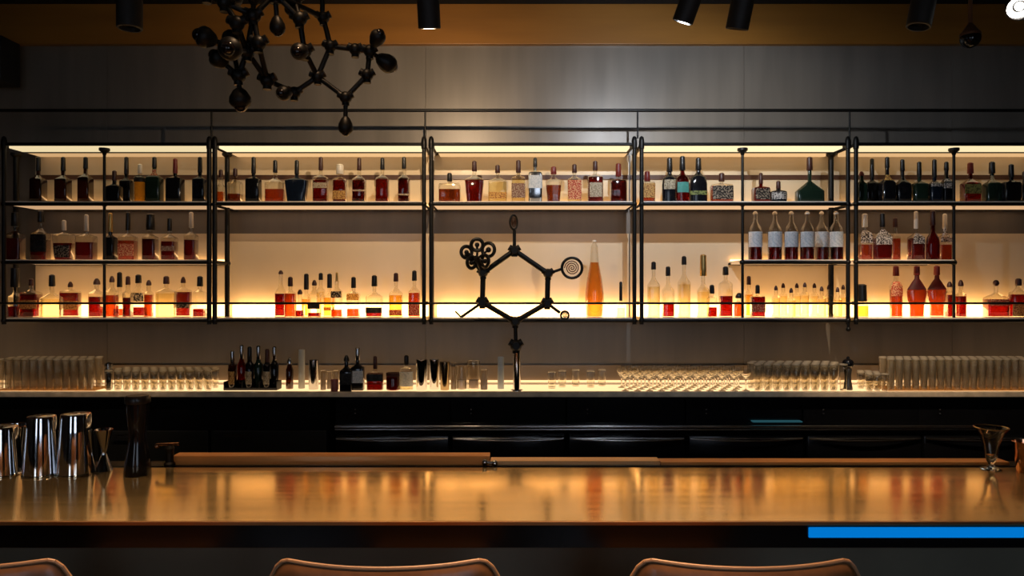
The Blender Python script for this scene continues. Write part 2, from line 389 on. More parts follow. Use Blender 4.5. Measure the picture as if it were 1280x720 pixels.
# ------------------------------------------------------------------ bottles
def make_bottle(name, px, Y, base, w, yt, yc, ys, shape='square', body='clear', liq=None, lvl=None, cap='black', lab=None, capw=None, depth=None, label=''):
    """px: centre, w: body width, yt/yc: cap top/bottom, ys: shoulder, lvl: liquid top, all in photo pixels"""
    s = Y/F
    t = thing(name, label, 'bottle', (X(px, Y), Y, base))
    H = Z(yt, Y)-base; hc = Z(yc, Y)-base; hs = Z(ys, Y)-base
    W = w*s/2; D = min(W, depth or 0.042); n = min(0.0135, W*0.55)
    if shape == 'square':
        pr = [(W*0.94, D*0.94, 1, 0), (W, D, 1, 0.004), (W, D, 1, hs-0.01), (W*0.93, D*0.93, 0.9, hs), (W*0.55, D*0.6, 0.3, hs+(hc-hs)*0.22), (n, n, 0, hs+(hc-hs)*0.45), (n, n, 0, hc+0.004)]
    elif shape == 'round':
        pr = [(W*0.9, W*0.9, 0, 0), (W, W, 0, 0.005), (W, W, 0, hs), (W*0.86, W*0.86, 0, hs+(hc-hs)*0.2), (n*1.3, n*1.3, 0, hs+(hc-hs)*0.55), (n, n, 0, hc+0.004)]
    elif shape == 'taper':      # wide shoulders narrowing to the foot
        pr = [(W*0.74, D*0.7, 0.8, 0), (W*0.78, D*0.74, 0.8, 0.006), (W, D, 0.8, hs-0.008), (W*0.9, D*0.9, 0.6, hs), (W*0.5, D*0.55, 0.2, hs+(hc-hs)*0.25), (n, n, 0, hs+(hc-hs)*0.5), (n, n, 0, hc+0.004)]
    elif shape == 'bell':       # domed shoulders
        q = hc-hs
        pr = [(W*0.9, D*0.95, 0.1, 0), (W, D, 0.1, 0.008), (W*0.98, D, 0.1, hs*0.75), (W*0.86, D*0.9, 0.1, hs), (W*0.62, D*0.75, 0, hs+q*0.25), (W*0.36, D*0.5, 0, hs+q*0.5), (n*1.1, n*1.1, 0, hs+q*0.75), (n, n, 0, hc+0.004)]
    elif shape == 'cone':
        q = hc
        pr = [(W*0.80, W*0.80, 0, 0), (W*0.84, W*0.84, 0, 0.006), (W*0.99, W*0.99, 0, q*0.16), (W, W, 0, q*0.30), (W*0.80, W*0.80, 0, q*0.50), (W*0.50, W*0.50, 0, q*0.70), (W*0.44, W*0.44, 0, q*0.78), (W*0.34, W*0.34, 0, q*0.95), (n*0.8, n*0.8, 0, q), (n*0.8, n*0.8, 0, q+0.004)]
    elif shape == 'gourd':      # slim body, wide shoulder points, long neck
        q = hc-hs
        pr = [(W*0.62, D*0.8, 0.2, 0), (W*0.66, D*0.85, 0.2, 0.006), (W*0.68, D*0.9, 0.2, hs*0.42), (W*0.92, D, 0, hs*0.62), (W, D, 0, hs*0.93), (W*0.95, D, 0, hs), (W*0.55, D*0.7, 0, hs+q*0.45), (n*1.2, n*1.2, 0, hs+q*0.75), (n, n, 0, hc+0.004)]
    def at(z):
        for A, B in zip(pr[:-1], pr[1:]):
            if A[3] <= z <= B[3]:
                f = (z-A[3])/max(1e-6, B[3]-A[3]); return tuple(A[i]+(B[i]-A[i])*f for i in range(3))
        return pr[-1][:3]
    obj('body', loft(bmesh.new(), pr, 24), BODY[body], t)
    if liq and body == 'clear':
        hl = (Z(lvl, Y)-base) if lvl else hs*0.92
        zs = [0.006]+[p[3] for p in pr if 0.008 < p[3] < hl-0.002]+[hl]
        obj('liquid', loft(bmesh.new(), [(max(0.003, at(z)[0]-0.003), max(0.003, at(z)[1]-0.003), at(z)[2], z) for z in zs], 24), LIQ[liq], t)
    if lab:
        lc, la, lb = lab[:3]
        za = max(0.005, Z(lb, Y)-base); zb = max(za+0.01, Z(la, Y)-base)
        zb = min(zb, hc); za = min(za, zb-0.006)
        span = lab[3] if len(lab) > 3 else 0.40
        obj('paper_label', loft(bmesh.new(), [(*at(z), z) for z in [za+(zb-za)*i/4 for i in range(5)]], 14, -PI/2-PI*span, -PI/2+PI*span, cap=False, off=0.0008), LAB[lc], t)
    cw = (capw*s/2) if capw else n*1.15
    hcap = H-hc
    if cap == 'ball':
        cb = ball(bmesh.new(), (0, 0, hc+hcap/2), hcap/2, 0.9, 0.9, 1); m = CAP['brown']
    else:
        cb = bmesh.new(); m = CAP.get(cap)
        if hcap > 0.05:   # long pourer hood
            lathe(cb, [(cw*0.95, hc), (cw*1.05, hc+0.004), (cw, hc+hcap*0.5), (cw*0.95, H-0.008), (cw*0.55, H-0.001), (cw*0.3, H)], 16)
        else:
            lathe(cb, [(cw*0.9, hc), (cw*1.15, hc+0.003), (cw*1.1, hc+hcap*0.45), (cw*0.8, hc+hcap*0.75), (cw*0.5, H-0.002), (cw*0.3, H)], 16)
    obj('stopper' if cap in ('ball', 'brown', 'gold') else 'cap', cb, m, t)
    return t
ORD = ['first', 'second', 'third', 'fourth', 'fifth', 'sixth', 'seventh', 'eighth', 'ninth', 'tenth', 'eleventh', 'twelfth', 'thirteenth', 'fourteenth', 'fifteenth', 'sixteenth', 'seventeenth', 'eighteenth', 'nineteenth', 'twentieth']
def row(bay, shelf, base, items):
    items = sorted(items, key=lambda d: d['x']); lastx = {5.09: -99, 5.215: -99}
    prev = None
    for i, d in enumerate(items):
        d = dict(d); x = d.pop('x'); desc = d.pop('desc'); w = d['w']
        Y = 5.13
        if d.get('Y'): Y = d.pop('Y')
        else:
            l = x-w/2
            if prev and l < prev[0]+1.5: Y = 5.215 if prev[1] < 5.15 else 5.075
            nxt = items[i+1] if i+1 < len(items) else None
            if Y == 5.13 and nxt and nxt['x']-nxt['w']/2 < x+w/2+1.5: Y = 5.075
        prev = (max(x+w/2, prev[0] if prev and prev[1] == Y else -99), Y)
        make_bottle(d.pop('name', 'liquor_bottle'), x, Y, base, label='%s, %s from left, %s, %s' % (desc, ORD[i], shelf, bay), depth=0.030 if Y != 5.13 else None, **d)
def B(x, w, yt, yc, ys, desc, **k): return dict(x=x, w=w, yt=yt, yc=yc, ys=ys, desc=desc, **k)

T1, T2, T3 = 'top shelf', 'middle shelf', 'bottom shelf'
b1, b2, b3, b4, b5 = [b[2] for b in BAYS]
row(b1, T1, top1, [
 B(48, 15, 196, 214, 224, 'dark brown square bottle', body='brownglass'),
 B(79, 15, 196, 214, 224, 'dark brown square bottle', body='brownglass'),
 B(107, 14, 196, 211, 222, 'dark brown bottle, reddish neck', body='brownglass'),
 B(143, 17, 213, 226, 233, 'squat black bottle, thin neck', body='black', cap='brown'),
 B(158, 14, 196, 218, 226, 'black bottle, long black pourer', body='black'),
 B(175, 14, 205, 217, 222, 'clear bottle, cream label, black shoulder', body='clear', liq='gold', lab=('black', 219, 228, .45), shape='round', cap='white'),
 B(193, 18, 196, 210, 222, 'black bottle, red neck foil', body='green', lab=('redp', 212, 220)),
 B(219, 19, 198, 217, 223, 'black bottle, red cap', body='black', cap='red'),
 B(250, 15, 196, 216, 224, 'navy black square bottle', body='navy'),
])
row(b1, T2, top2, [
 B(19, 19, 265, 283, 293, 'ribbed amber bottle, big black cap', liq='red', lvl=298, capw=9),
 B(51, 19, 263, 278, 292, 'black-labelled bottle, red base', liq='red', lvl=300, lab=('black', 293, 315, .45), capw=7),
 B(80, 24, 275, 288, 293, 'red bottle, dark label, white pourer', liq='red', lvl=304, lab=('blackp', 307, 322, .3), cap='white', shape='taper'),
 B(108, 22, 268, 289, 295, 'wide red bottle, tall white pourer', liq='red', lvl=303, cap='white'),
 B(138, 13, 266, 290, 297, 'slim black bottle, gold cap', body='black', cap='gold'),
 B(160, 20, 265, 288, 296, 'orange red square bottle, black cap', liq='orange', lvl=301, lab=('redp', 305, 320)),
 B(188, 16, 267, 288, 296, 'dark plum bottle, oval black cap', liq='dark', lvl=299, capw=10),
 B(212, 17, 272, 289, 297, 'dark red bottle, banded label', liq='red', lvl=302, lab=('brownp', 308, 314, .45)),
 B(239, 14, 265, 285, 294, 'slim crimson bottle, white cap', liq='red', lvl=300, cap='white'),
])
row(b1, T3, top3, [
 B(19, 12, 334, 359, 370, 'clear bottle, thick black cap', liq='red', lvl=383, capw=10),
 B(39, 22, 348, 357, 366, 'red bottle, black stopper', liq='red', lvl=368, lab=('goldp', 375, 386), cap='brown'),
 B(65, 26, 343, 358, 372, 'wide clear bottle, black cap', liq='pale', capw=7, cap='black'),
 B(88, 24, 352, 359, 364, 'wide red bottle, tiny stopper', liq='red', lvl=366, lab=('goldp', 376, 387, .3), cap='brown'),
 B(121, 15, 348, 356, 366, 'red bottle, square brown cap', liq='red', lvl=371, cap='brown', capw=7),
 B(140, 13, 345, 353, 364, 'amber bottle, pale shoulders', liq='orange', lvl=369, cap='brown'),
 B(149.5, 12, 340, 359, 368, 'clear bottle, long black pourer', liq='orange', lvl=386, capw=6),
 B(160, 10, 345, 356, 366, 'slim dark red bottle', liq='dark', lvl=372, cap='brown'),
 B(173, 22, 343, 354, 366, 'red bottle, domed label', liq='red', lvl=384, lab=('blackp', 366, 377, .25), cap='black', capw=7, shape='bell'),
 B(186, 9, 350, 357, 366, 'slim amber bottle', liq='orange', cap='brown'),
 B(208, 24, 345, 355, 364, 'wide clear bottle, brown cap', liq='pale', cap='brown', capw=7),
 B(229, 20, 346, 354, 363, 'red bottle, dark shoulders', liq='red', lvl=365, lab=('blackp', 378, 385), cap='brown'),
 B(250, 14, 345, 358, 365, 'pale bottle, black cap, red base', liq='red', lvl=386, capw=7),
])
row(b2, T1, top1, [
 B(276, 9, 212, 222, 233, 'small amber bottle', liq='amber', lvl=240, cap='brown'),
 B(294, 16, 210, 221, 228, 'clear square bottle, little amber left', liq='brown', lvl=243, cap='brown'),
 B(317, 17, 196, 217, 224, 'black square bottle', body='black'),
 B(344, 23, 200, 216, 228, 'clear bottle, orange red lower half', liq='orange', lvl=237),
 B(371, 28, 200, 218, 225, 'black tapered decanter', body='navy', shape='taper'),
 B(401, 18, 196, 213, 222, 'red bottle, clear middle band', liq='red', lvl=226, lab=('cream', 229, 236), cap='brown'),
 B(425, 16, 205, 218, 224, 'red bottle, ornate cream topper', liq='red', lvl=226, lab=('goldp', 239, 250), cap='white', capw=9),
 B(449, 16, 197, 213, 224, 'plum bottle, cream line', liq='dark', lvl=226, lab=('cream', 238, 240, .48), cap='brown'),
 B(478, 16, 197, 212, 223, 'bright red square bottle', liq='red', lvl=225),
 B(505, 14, 196, 211, 223, 'dark brown bottle, pale foot', liq='dark', lvl=224, lab=('cream', 243, 245, .45)),
])
row(b2, T3, top3, [
 B(351, 13, 338, 343, 365, 'red bottle, long thin neck', liq='red', lvl=367, cap='brown', Y=5.22),
 B(363, 13, 346, 358, 366, 'amber bottle, knobbed stopper', liq='orange', lvl=367, cap='brown', capw=6),
 B(375, 10, 362, 368, 380, 'short dark red bottle', liq='red', lvl=388, cap='brown', Y=5.06),
 B(383, 10, 342, 362, 372, 'slim clear bottle, long black pourer', liq='gold', capw=6, Y=5.22),
 B(393, 15, 350, 357, 367, 'clear bottle, black waist band', liq='red', lvl=391, lab=('black', 378, 386, .45), cap='brown', Y=5.08),
 B(401, 9, 341, 350, 362, 'slim pale bottle, black cap', liq='pale', Y=5.23),
 B(412, 13, 342, 360, 369, 'pale gold bottle, long black cap', liq='gold', lvl=372, capw=6, lab=('goldp', 384, 388), Y=5.21),
 B(421, 13, 340, 352, 364, 'clear bottle, thin amber stopper', liq='orange', lvl=387, lab=('blackp', 364, 372), cap='gold', capw=3, Y=5.08),
 B(442, 15, 346, 360, 367, 'amber bottle, black band', liq='orange', lvl=386, lab=('goldp', 367, 375), cap='black', capw=6),
 B(468, 20, 344, 358, 370, 'clear bottle, black band over red', liq='red', lvl=391, lab=('black', 384, 391, .45), capw=7),
 B(495, 16, 341, 352, 366, 'pale yellow bottle, black cap', liq='gold', lvl=369, lab=('redp', 387, 394, .35), cap='brown', capw=6),
 B(518, 14, 338, 351, 364, 'mottled amber bottle, black cap', liq='orange', lvl=366, lab=('redp', 380, 394), capw=6),
])
row(b3, T1, top1, [
 B(562, 27, 216, 227, 230, 'squat wide bottle, amber lower half', liq='brown', lvl=237, cap='black', capw=6, shape='square'),
 B(593, 24, 201, 214, 224, 'burgundy tapered decanter', liq='red', lvl=226, cap='brown', capw=6, shape='taper'),
 B(622, 23, 206, 216, 226, 'pale wide bottle, gold label', liq='pale', lab=('goldp', 241, 249, .35), cap='brown', capw=6),
 B(648, 17, 200, 216, 222, 'pale square bottle, brown label', liq='pale', lab=('brownp', 230, 248, .42), cap='brown', capw=6),
 B(669, 17, 197, 209, 216, 'silver bottle, large white label', body='steel', lab=('white', 220, 236, .45), cap='black', capw=5),
 B(692, 20, 208, 218, 226, 'amber tapered bottle, round red cap', liq='brown', lvl=232, cap='red', capw=7, shape='taper'),
 B(718, 17, 205, 216, 224, 'clear bottle, red swirled print', liq='pale', lab=('redp', 226, 250, .4), cap='brown', capw=6),
 B(744, 19, 201, 213, 221, 'red bottle, small cream label', liq='red', lvl=222, lab=('cream', 229, 247, .14), cap='brown', capw=6),
 B(773, 20, 204, 221, 226, 'dark burgundy square bottle', liq='dark', lvl=226, cap='red', capw=7),
])
row(b3, T3, top3, [
 B(743, 24, 300, 303, 372, 'tall conical orange flask, pale top', liq='honey', lvl=328, shape='cone', cap='white', capw=5, name='conical_flask'),
 B(776, 10, 352, 376, 384, 'slim clear bottle, thin black pourer', liq='pale', capw=4),
])
row(b4, T1, top1, [
 B(809, 18, 214, 227, 228, 'square orange bottle, gold label', liq='orange', lab=('goldp', 230, 248, .42), cap='red', capw=7),
 B(837, 19, 197, 215, 223, 'dark bottle, cream shield label', body='black', lab=('cream', 225, 237, .28), capw=7, shape='bell', Y=5.15),
 B(853, 18, 195, 213, 222, 'dark bottle, round teal label', body='redglass', lab=('teal', 228, 241, .27), capw=7, Y=5.06, shape='bell'),
 B(873, 22, 197, 213, 222, 'black domed bottle, green base label', body='black', lab=('green', 239, 244, .45), capw=7, shape='bell', Y=5.16),
 B(902, 27, 216, 227, 231, 'squat amber bottle, black and white label', liq='orange', lab=('blackp', 233, 250, .3), cap='brown', capw=7, shape='square'),
 B(951, 20, 216, 230, 235, 'squat dark red bottle, ornate neck', body='redglass', lab=('blackp', 236, 250, .18), cap='brown', capw=5),
 B(973, 20, 226, 236, 240, 'small ornate black and white bottle', body='black', lab=('floral', 238, 250, .4), shape='round', cap='brown'),
 B(1012, 33, 196, 213, 238, 'wide dark green bottle, long thin neck', body='green', shape='square', cap='brown', capw=7),
])
row(b4, T2, top2, [B(x, 17, 264, 268, 289, 'dark red bottle, large white label', liq='dark', lvl=291, lab=('white', 290, 309, .46), cap='white', shape='round') for x in (944, 968.5, 989, 1009, 1027, 1045)])
row(b4, T3, top3, [
 B(817, 14, 327, 337, 355, 'clear tall bottle, black cap', liq='pale', capw=6),
 B(835, 14, 333, 345, 362, 'clear bottle, red liquid at foot', liq='red', lvl=380, capw=6),
 B(855, 14, 320, 331, 352, 'tallest clear bottle, black cap', liq='pale', capw=6),
 B(879, 14, 318, 345, 362, 'clear bottle, pointed gold topper', liq='pale', cap='gold', capw=8),
 B(890, 11, 356, 367, 372, 'slim red bottle, black cap', liq='red', lvl=384, capw=6, Y=5.06),
 B(907, 16, 333, 344, 354, 'deep red bottle, round black cap', liq='red', lvl=370, cap='black', capw=7, Y=5.16),
 B(924, 11, 366, 373, 378, 'small orange bottle, black knob', liq='orange', capw=8, Y=5.09),
 B(936, 9, 345, 356, 366, 'slim bottle, brown cap, behind post', liq='gold', cap='brown', Y=5.23),
 B(947, 17, 356, 367, 370, 'red bottle, slanted black cap', liq='red', lvl=371, lab=('redp', 378, 390), Y=5.11),
] + [B(x, 8.5, y, y+6, y+14, 'miniature clear bottle, dark stopper', liq='pale', cap='brown', capw=4, name='miniature_bottle', Y=yy) for x, y, yy in
     ((970, 357, 5.1), (979, 354, 5.2), (989, 360, 5.06), (996, 354, 5.2), (1006, 353, 5.1), (1018, 354, 5.2), (1027, 358, 5.08), (1036, 356, 5.2), (1047, 359, 5.07), (1054, 356, 5.2))])
row(b5, T1, top1, [
 B(1077, 11, 214, 220, 230, 'small dark green bottle', body='green', cap='red'),
 B(1090, 17, 198, 222, 229, 'black bottle, tallest pourer', body='black', capw=5),
 B(1109, 16, 196, 210, 228, 'black bottle, gold shoulders', body='black', lab=('goldp', 219, 226)),
 B(1128, 17, 199, 214, 230, 'black bottle, grey shoulders', body='black'),
 B(1149, 17, 202, 222, 230, 'dark green bottle, black cap', body='green'),
 B(1168, 15, 199, 222, 230, 'navy bottle, silvery shoulder print', body='navy', lab=('floral', 228, 234)),
 B(1183, 12, 202, 213, 228, 'black bottle, white splashed top', body='black', lab=('floral', 224, 236)),
 B(1213, 20, 203, 217, 229, 'dark bottle, cream and green label', body='redglass', lab=('green', 231, 243, .42), cap='red', capw=7),
 B(1240, 19, 202, 217, 230, 'dark bottle, pale neck foil', body='green', lab=('cream', 220, 229), capw=7),
 B(1264, 20, 205, 222, 228, 'black square bottle, orange edge', body='black', capw=6),
 B(1281, 13, 214, 224, 231, 'black bottle cut by photo edge', body='black', capw=6),
])
row(b5, T2, top2, [
 B(1081, 14, 267, 284, 292, 'red bottle, white floral top', liq='orange', lvl=306, lab=('floral', 288, 304, .45), cap='white', capw=7),
 B(1103, 21, 266, 284, 293, 'wide red bottle, white flowers', liq='red', lvl=298, lab=('floral', 287, 306, .30), capw=6),
 B(1119, 10, 272, 284, 296, 'slim amber bottle, brown cap', liq='orange', cap='brown'),
 B(1145, 17, 264, 286, 296, 'red bottle, tall white cap', liq='red', lvl=298, lab=('floral', 292, 305, .15), cap='white', capw=5),
 B(1166, 16, 263, 282, 297, 'dark domed bottle, brown cap', body='redglass', shape='bell', cap='brown', capw=6),
 B(1181, 14, 267, 286, 296, 'orange bottle, white flowers', liq='orange', lvl=306, lab=('floral', 286, 303, .42), cap='white'),
])
row(b5, T3, top3, [
 B(1077, 14, 355, 377, 381, 'short clear bottle, thick black cap', liq='gold', capw=12, Y=5.1),
 B(1120, 15, 332, 345, 358, 'tall slim orange bottle, maroon neck', liq='orange', lvl=362, lab=('redp', 352, 370), cap='red', capw=7, shape='round'),
 B(1146, 25, 332, 344, 362, 'bell shouldered orange bottle', body='clear', liq='orange', lvl=361, shape='gourd', cap='red', capw=7, lab=('maroon', 344, 362, .5)),
 B(1171, 25, 332, 344, 362, 'bell shouldered orange bottle, maroon neck', body='clear', liq='orange', lvl=361, shape='gourd', cap='red', capw=7, lab=('maroon', 344, 362, .5), Y=5.19),
 B(1187, 9, 352, 359, 366, 'small red bottle left of post', liq='red', cap='brown', Y=5.07),
 B(1201, 10, 350, 358, 368, 'dark red bottle right of post', liq='red', cap='brown', Y=5.1),
 B(1245, 27, 350, 358, 372, 'wide red bottle, round stopper', liq='red', lvl=374, lab=('redp', 374, 382, .3), cap='ball'),
 B(1273, 25, 348, 357, 366, 'rounded dark red bottle', liq='red', lvl=368, lab=('goldp', 380, 395, .3), cap='brown', capw=7, shape='bell'),
])

# ------------------------------------------------------------------ back counter
CZ = 1.138; CF = 4.85
tag(obj('back_counter', BX(-4.55, 4.55, CF, WY-0.001, CZ-0.036, CZ, bev=0.004), M_stone, smooth=False), 'long stone back counter carrying the glassware under the shelves', 'counter')
bc = bpy.data.objects['back_counter']
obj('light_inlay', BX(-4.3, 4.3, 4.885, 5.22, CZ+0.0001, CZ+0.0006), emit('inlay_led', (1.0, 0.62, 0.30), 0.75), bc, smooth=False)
t = thing('counter_splashback', 'low frosted splashback with glowing light channel behind the glassware', 'splashback', (0, WY-0.02, CZ))
obj('panel', BX(-4.5, 4.5, -0.002, 0.018, 0.001, Z(456, WY)-CZ), pbr('tan_splashback', (0.30, 0.235, 0.17), 0.3), t, smooth=False)
obj('light_channel', BX(-4.4, 4.4, -0.03, -0.004, 0.001, 0.012), emit('counter_led', (1.0, 0.58, 0.27), 0.9), t, smooth=False)
# cabinets below
def cab(name, label, x0, x1, group=None, n=1, kind='door'):
    t = thing(name, label, 'cabinet', ((x0+x1)/2, CF+0.35, 0.0), group)
    W = (x1-x0)/2
    obj('carcass', BX(-W+0.002, W-0.002, -0.30, 0.195, 0.0, CZ-0.037, bev=0.003), M_lacq, t, smooth=False)
    return t, W
xa = X(415, 4.9); 
tC, W = cab('bar_cabinet', 'plain black cabinet beneath the left end of the back counter', -4.5, X(412, 4.9))
for i, (u, v) in enumerate(((-1.65, -0.85), (-0.82, 0.02), (0.05, 0.78), (0.81, W-0.02))):
    d = obj('door', BX(u, v, -0.325, -0.301, 0.12, Z(539, 4.88), bev=0.003), pbr('dark_grey_door', (0.022, 0.021, 0.018), 0.35), tC, smooth=False)
    obj('handle', rod(rod(rod(bmesh.new(), (u+0.1, -0.35, 0.84), (u+0.26, -0.35, 0.84), 0.006), (u+0.11, -0.35, 0.84), (u+0.11, -0.32, 0.84), 0.004), (u+0.25, -0.35, 0.84), (u+0.25, -0.32, 0.84), 0.004), M_steel, d)
edges = [(420, 560), (566, 705), (712, 855), (862, 1003), (1010, 1150), (1156, 1300)]
nm = ['leftmost of the six', 'second from left of the six', 'third from left of the six', 'third from right of the six', 'second from right of the six', 'rightmost of the six']
for i, (e0, e1) in enumerate(edges):
    x0 = X(e0-3, 4.86); x1 = X(e1+3, 4.86)
    t, W = cab('bottle_cooler', 'black under-counter drinks cooler with steel pull, %s' % nm[i], x0, x1, 'drinks coolers beneath the back counter')
    dr = obj('drawer', BX(-W+0.012, W-0.012, -0.345, -0.301, 0.12, Z(545, 4.86), bev=0.006), M_lacq, t)
    h = bmesh.new()
    pts = [(-W+0.02 + (2*W-0.04)*q/16, -0.352-0.02*math.sin(PI*q/16), Z(548, 4.85)-0.022*math.sin(PI*q/16)**0.6*(0.55)) for q in range(17)]
    for A, Bp in zip(pts[:-1], pts[1:]): rod(h, A, Bp, 0.006)
    rod(h, (-W+0.02, -0.352, Z(548, 4.85)), (W-0.02, -0.352, Z(548, 4.85)), 0.005)
    obj('handle', h, M_rail, dr)
    q = bmesh.new()
    for zz in (513, 518): ball(q, (-W+0.35*W, -0.302, Z(zz, 4.87)), 0.0065)
    obj('lock', q, M_steel, t)
t = thing('steel_service_rail', 'long polished steel rail under the back counter edge above the coolers', 'rail', (0, CF+0.02, Z(535, 4.84)))
p = bmesh.new(); rod(p, (X(418, 4.84), -0.02, 0.008), (X(1245, 4.84), -0.02, 0.008), 0.009); rod(p, (X(418, 4.84), -0.012, -0.014), (X(1245, 4.84), -0.012, -0.014), 0.006)
obj('rail', p, M_rail, t); obj('bracket', BX(X(418, 4.84), X(1245, 4.84), 0.0, 0.031, -0.028, 0.010), M_lacq, t)
p = BX(X(942, 4.84), X(1004, 4.84), CF-0.002, CF+0.048, Z(531, 4.84)+0.014, Z(531, 4.84)+0.022, bev=0.002)  # bluish reflection under the counter edge, put in as a faintly glowing strip
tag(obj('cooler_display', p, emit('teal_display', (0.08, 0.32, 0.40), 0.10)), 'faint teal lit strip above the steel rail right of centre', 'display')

def glass_tumbler(h, r0, r1, seg=18):
    th = 0.0022; base = 0.010
    bm = bmesh.new()
    prof = [(r0*0.90, 0.0), (r0, 0.002), (r0+(r1-r0)*0.5, h*0.5), (r1, h-0.008), (r1+0.0012, h-0.003), (r1-th*0.5, h), (r1-th-0.0012, h-0.003), (r1-th, h-0.008), (r0+(r1-r0)*0.5-th, h*0.5), (r0-th, base+0.002), (r0*0.6, base), (0.001, base)]
    lathe(bm, prof, seg, cap0=True, cap1=True); return bm
def glass_coupe(h, r, seg=18):
    bm = bmesh.new()
    prof = [(r*0.72, 0), (r*0.72, 0.002), (0.010, 0.006), (0.0045, 0.015), (0.0045, h*0.46), (0.012, h*0.52), (r*0.72, h*0.66), (r*0.98, h*0.86), (r, h), (r-0.002, h), (r*0.95, h*0.87), (r*0.68, h*0.69), (0.008, h*0.57), (0.001, h*0.56)]
    lathe(bm, prof, seg); return bm
def mesh_from(bm, name, mat):
    o = obj(name, bm, mat); return o
def cluster(name, cat, maker, label, group, spots, z=CZ, gm=None):
    src = None
    for (x, y) in spots:
        if src is None:
            src = mesh_from(maker(), name, gm or M_real); o = src
            src.data.materials.append(M_rim); hh = max(v.co.z for v in src.data.vertices)
            for p_ in src.data.polygons:
                if p_.center.z > hh-0.0075 or p_.center.z < 0.011: p_.material_index = 1
        else:
            o = src.copy(); COL.objects.link(o)
        o.location = (x, y, z+0.0008); o.rotation_euler = (0, 0, random.random()*6)
        tag(o, label, cat, group)
def grid(px0, px1, n, ys, jit=0.0015):
    out = []
    for k, Y in enumerate(ys):
        st = (px1-px0)/max(1, n-1)
        for i in range(n):
            px = px0+st*i+(st*0.5 if k % 2 else 0)
            if k % 2 and i == n-1: continue
            out.append((X(px, 5.03)+random.uniform(-jit, jit), Y+random.uniform(-jit, jit)))
    return out
TR = 0.006
M_tray = thin('amber_acrylic', (0.8, 0.6, 0.35), 0.4, 0.1, dens=0.5, dcol=(0.6, 0.4, 0.2))
def tray(label, px0, px1):
    a = X(px0, 5.03); b = X(px1, 5.03)
    return tag(obj('glass_tray', BX(a, b, 4.89, 5.12, CZ+0.0007, CZ+TR, bev=0.002), M_tray, smooth=False), label, 'tray')
tray('thin amber tray under the tall glasses at far left of counter', 9, 133)
tray('thin amber tray under the tall glasses at right end of counter', 1096, 1300)
cluster('highball_glass', 'glass', lambda: glass_tumbler(0.215, 0.020, 0.0255), 'tall clear highball glass packed on the tray at far left of counter', 'highball glasses on the far left tray', grid(15, 124, 12, (4.915, 4.97, 5.025, 5.08)), CZ+TR, M_tumbler)
cluster('highball_glass', 'glass', lambda: glass_tumbler(0.215, 0.020, 0.0255), 'tall clear highball glass packed on the tray at right end of counter', 'highball glasses on the right tray', grid(1103, 1285, 19, (4.915, 4.97, 5.025, 5.08)), CZ+TR, M_tumbler)
cluster('rocks_glass', 'glass', lambda: glass_tumbler(0.14, 0.020, 0.026), 'short clear tumbler in the close rows left of the dark bottle caddy', 'short tumblers left of the caddy', grid(146, 268, 12, (4.93, 4.99, 5.05, 5.11)))
cluster('coupe_glass', 'glass', lambda: glass_coupe(0.15, 0.036), 'clear stemmed coupe glass in the dense rows right of the sculpture post', 'coupe glasses right of the sculpture', grid(778, 925, 11, (4.90, 4.98, 5.06, 5.14)))
cluster('rocks_glass', 'glass', lambda: glass_tumbler(0.185, 0.022, 0.028), 'clear mid height tumbler packed left of the black-headed pepper mill', 'mid height tumblers left of the pepper mill', grid(940, 1044, 10, (4.91, 4.975, 5.04, 5.105)))
cluster('rocks_glass', 'glass', lambda: glass_tumbler(0.12, 0.021, 0.025), 'low clear tumbler between the pepper mill and the right-hand tray', 'low tumblers right of the pepper mill', grid(1075, 1094, 3, (4.90, 4.96, 5.02, 5.08)))
cluster('rocks_glass', 'glass', lambda: glass_tumbler(0.12, 0.026, 0.029), 'wide clear tumbler standing alone right of the sculpture post', 'tumblers beside the sculpture post', [(X(p_, 5.0), y_) for p_, y_ in ((690, 5.02), (704, 5.1), (722, 5.15), (740, 5.08), (756, 5.16))])

# things between the glasses
def small_thing(name, cat, label, px, Y, parts):
    t = thing(name, label, cat, (X(px, Y), Y, CZ))
    for pn, bm, m in parts: obj(pn, bm, m, t)
    return t
def bars(Y): return Y/F
# dark canister at left
Y = 4.99
t = small_thing('steel_canister', 'canister', 'black canister with banded steel lid between the two left glass groups', 136, Y, [
 ('body', lathe(bmesh.new(), [(0.022, 0.0005), (0.024, 0.005), (0.024, 0.115), (0.020, 0.12)], 20), BODY['black']),
 ('lid', lathe(bmesh.new(), [(0.021, 0.12), (0.028, 0.125), (0.028, 0.14), (0.024, 0.142), (0.024, 0.156), (0.028, 0.16), (0.028, 0.178), (0.02, 0.184), (0.005, 0.19)], 20), M_steel)])
# caddy with dark bottles
Yc = 4.97
t = thing('bottle_caddy', 'low black wooden caddy holding dark bottles on the back counter', 'caddy', (X(316, Yc), Yc, CZ))
c = bmesh.new(); cw = 33*Yc/F
box(c, -cw, cw, -0.05, 0.05, 0.0005, 0.008)
for sx in (-cw, -cw+0.125, -cw+0.245, cw-0.006): box(c, sx, sx+0.006, -0.05, 0.05, 0.008, 0.06)
box(c, -cw, cw, -0.052, -0.048, 0.008, 0.018); box(c, -cw, cw, 0.048, 0.052, 0.008, 0.06)
obj('crate', c, M_matt, t, smooth=False)
t2 = [(290.5, 'brownglass', 'steel', 'amber brown bitters bottle'), (302, 'redglass', 'steel', 'dark red bitters bottle, silver cap'), (312, 'black', 'black', 'black bottle, tall black cap'),
      (323, 'green', 'steel', 'dark green bottle, silver cap'), (334, 'black', 'brown', 'black bottle, brown cap'), (343, 'black', 'steel', 'black bottle, silver cap')]
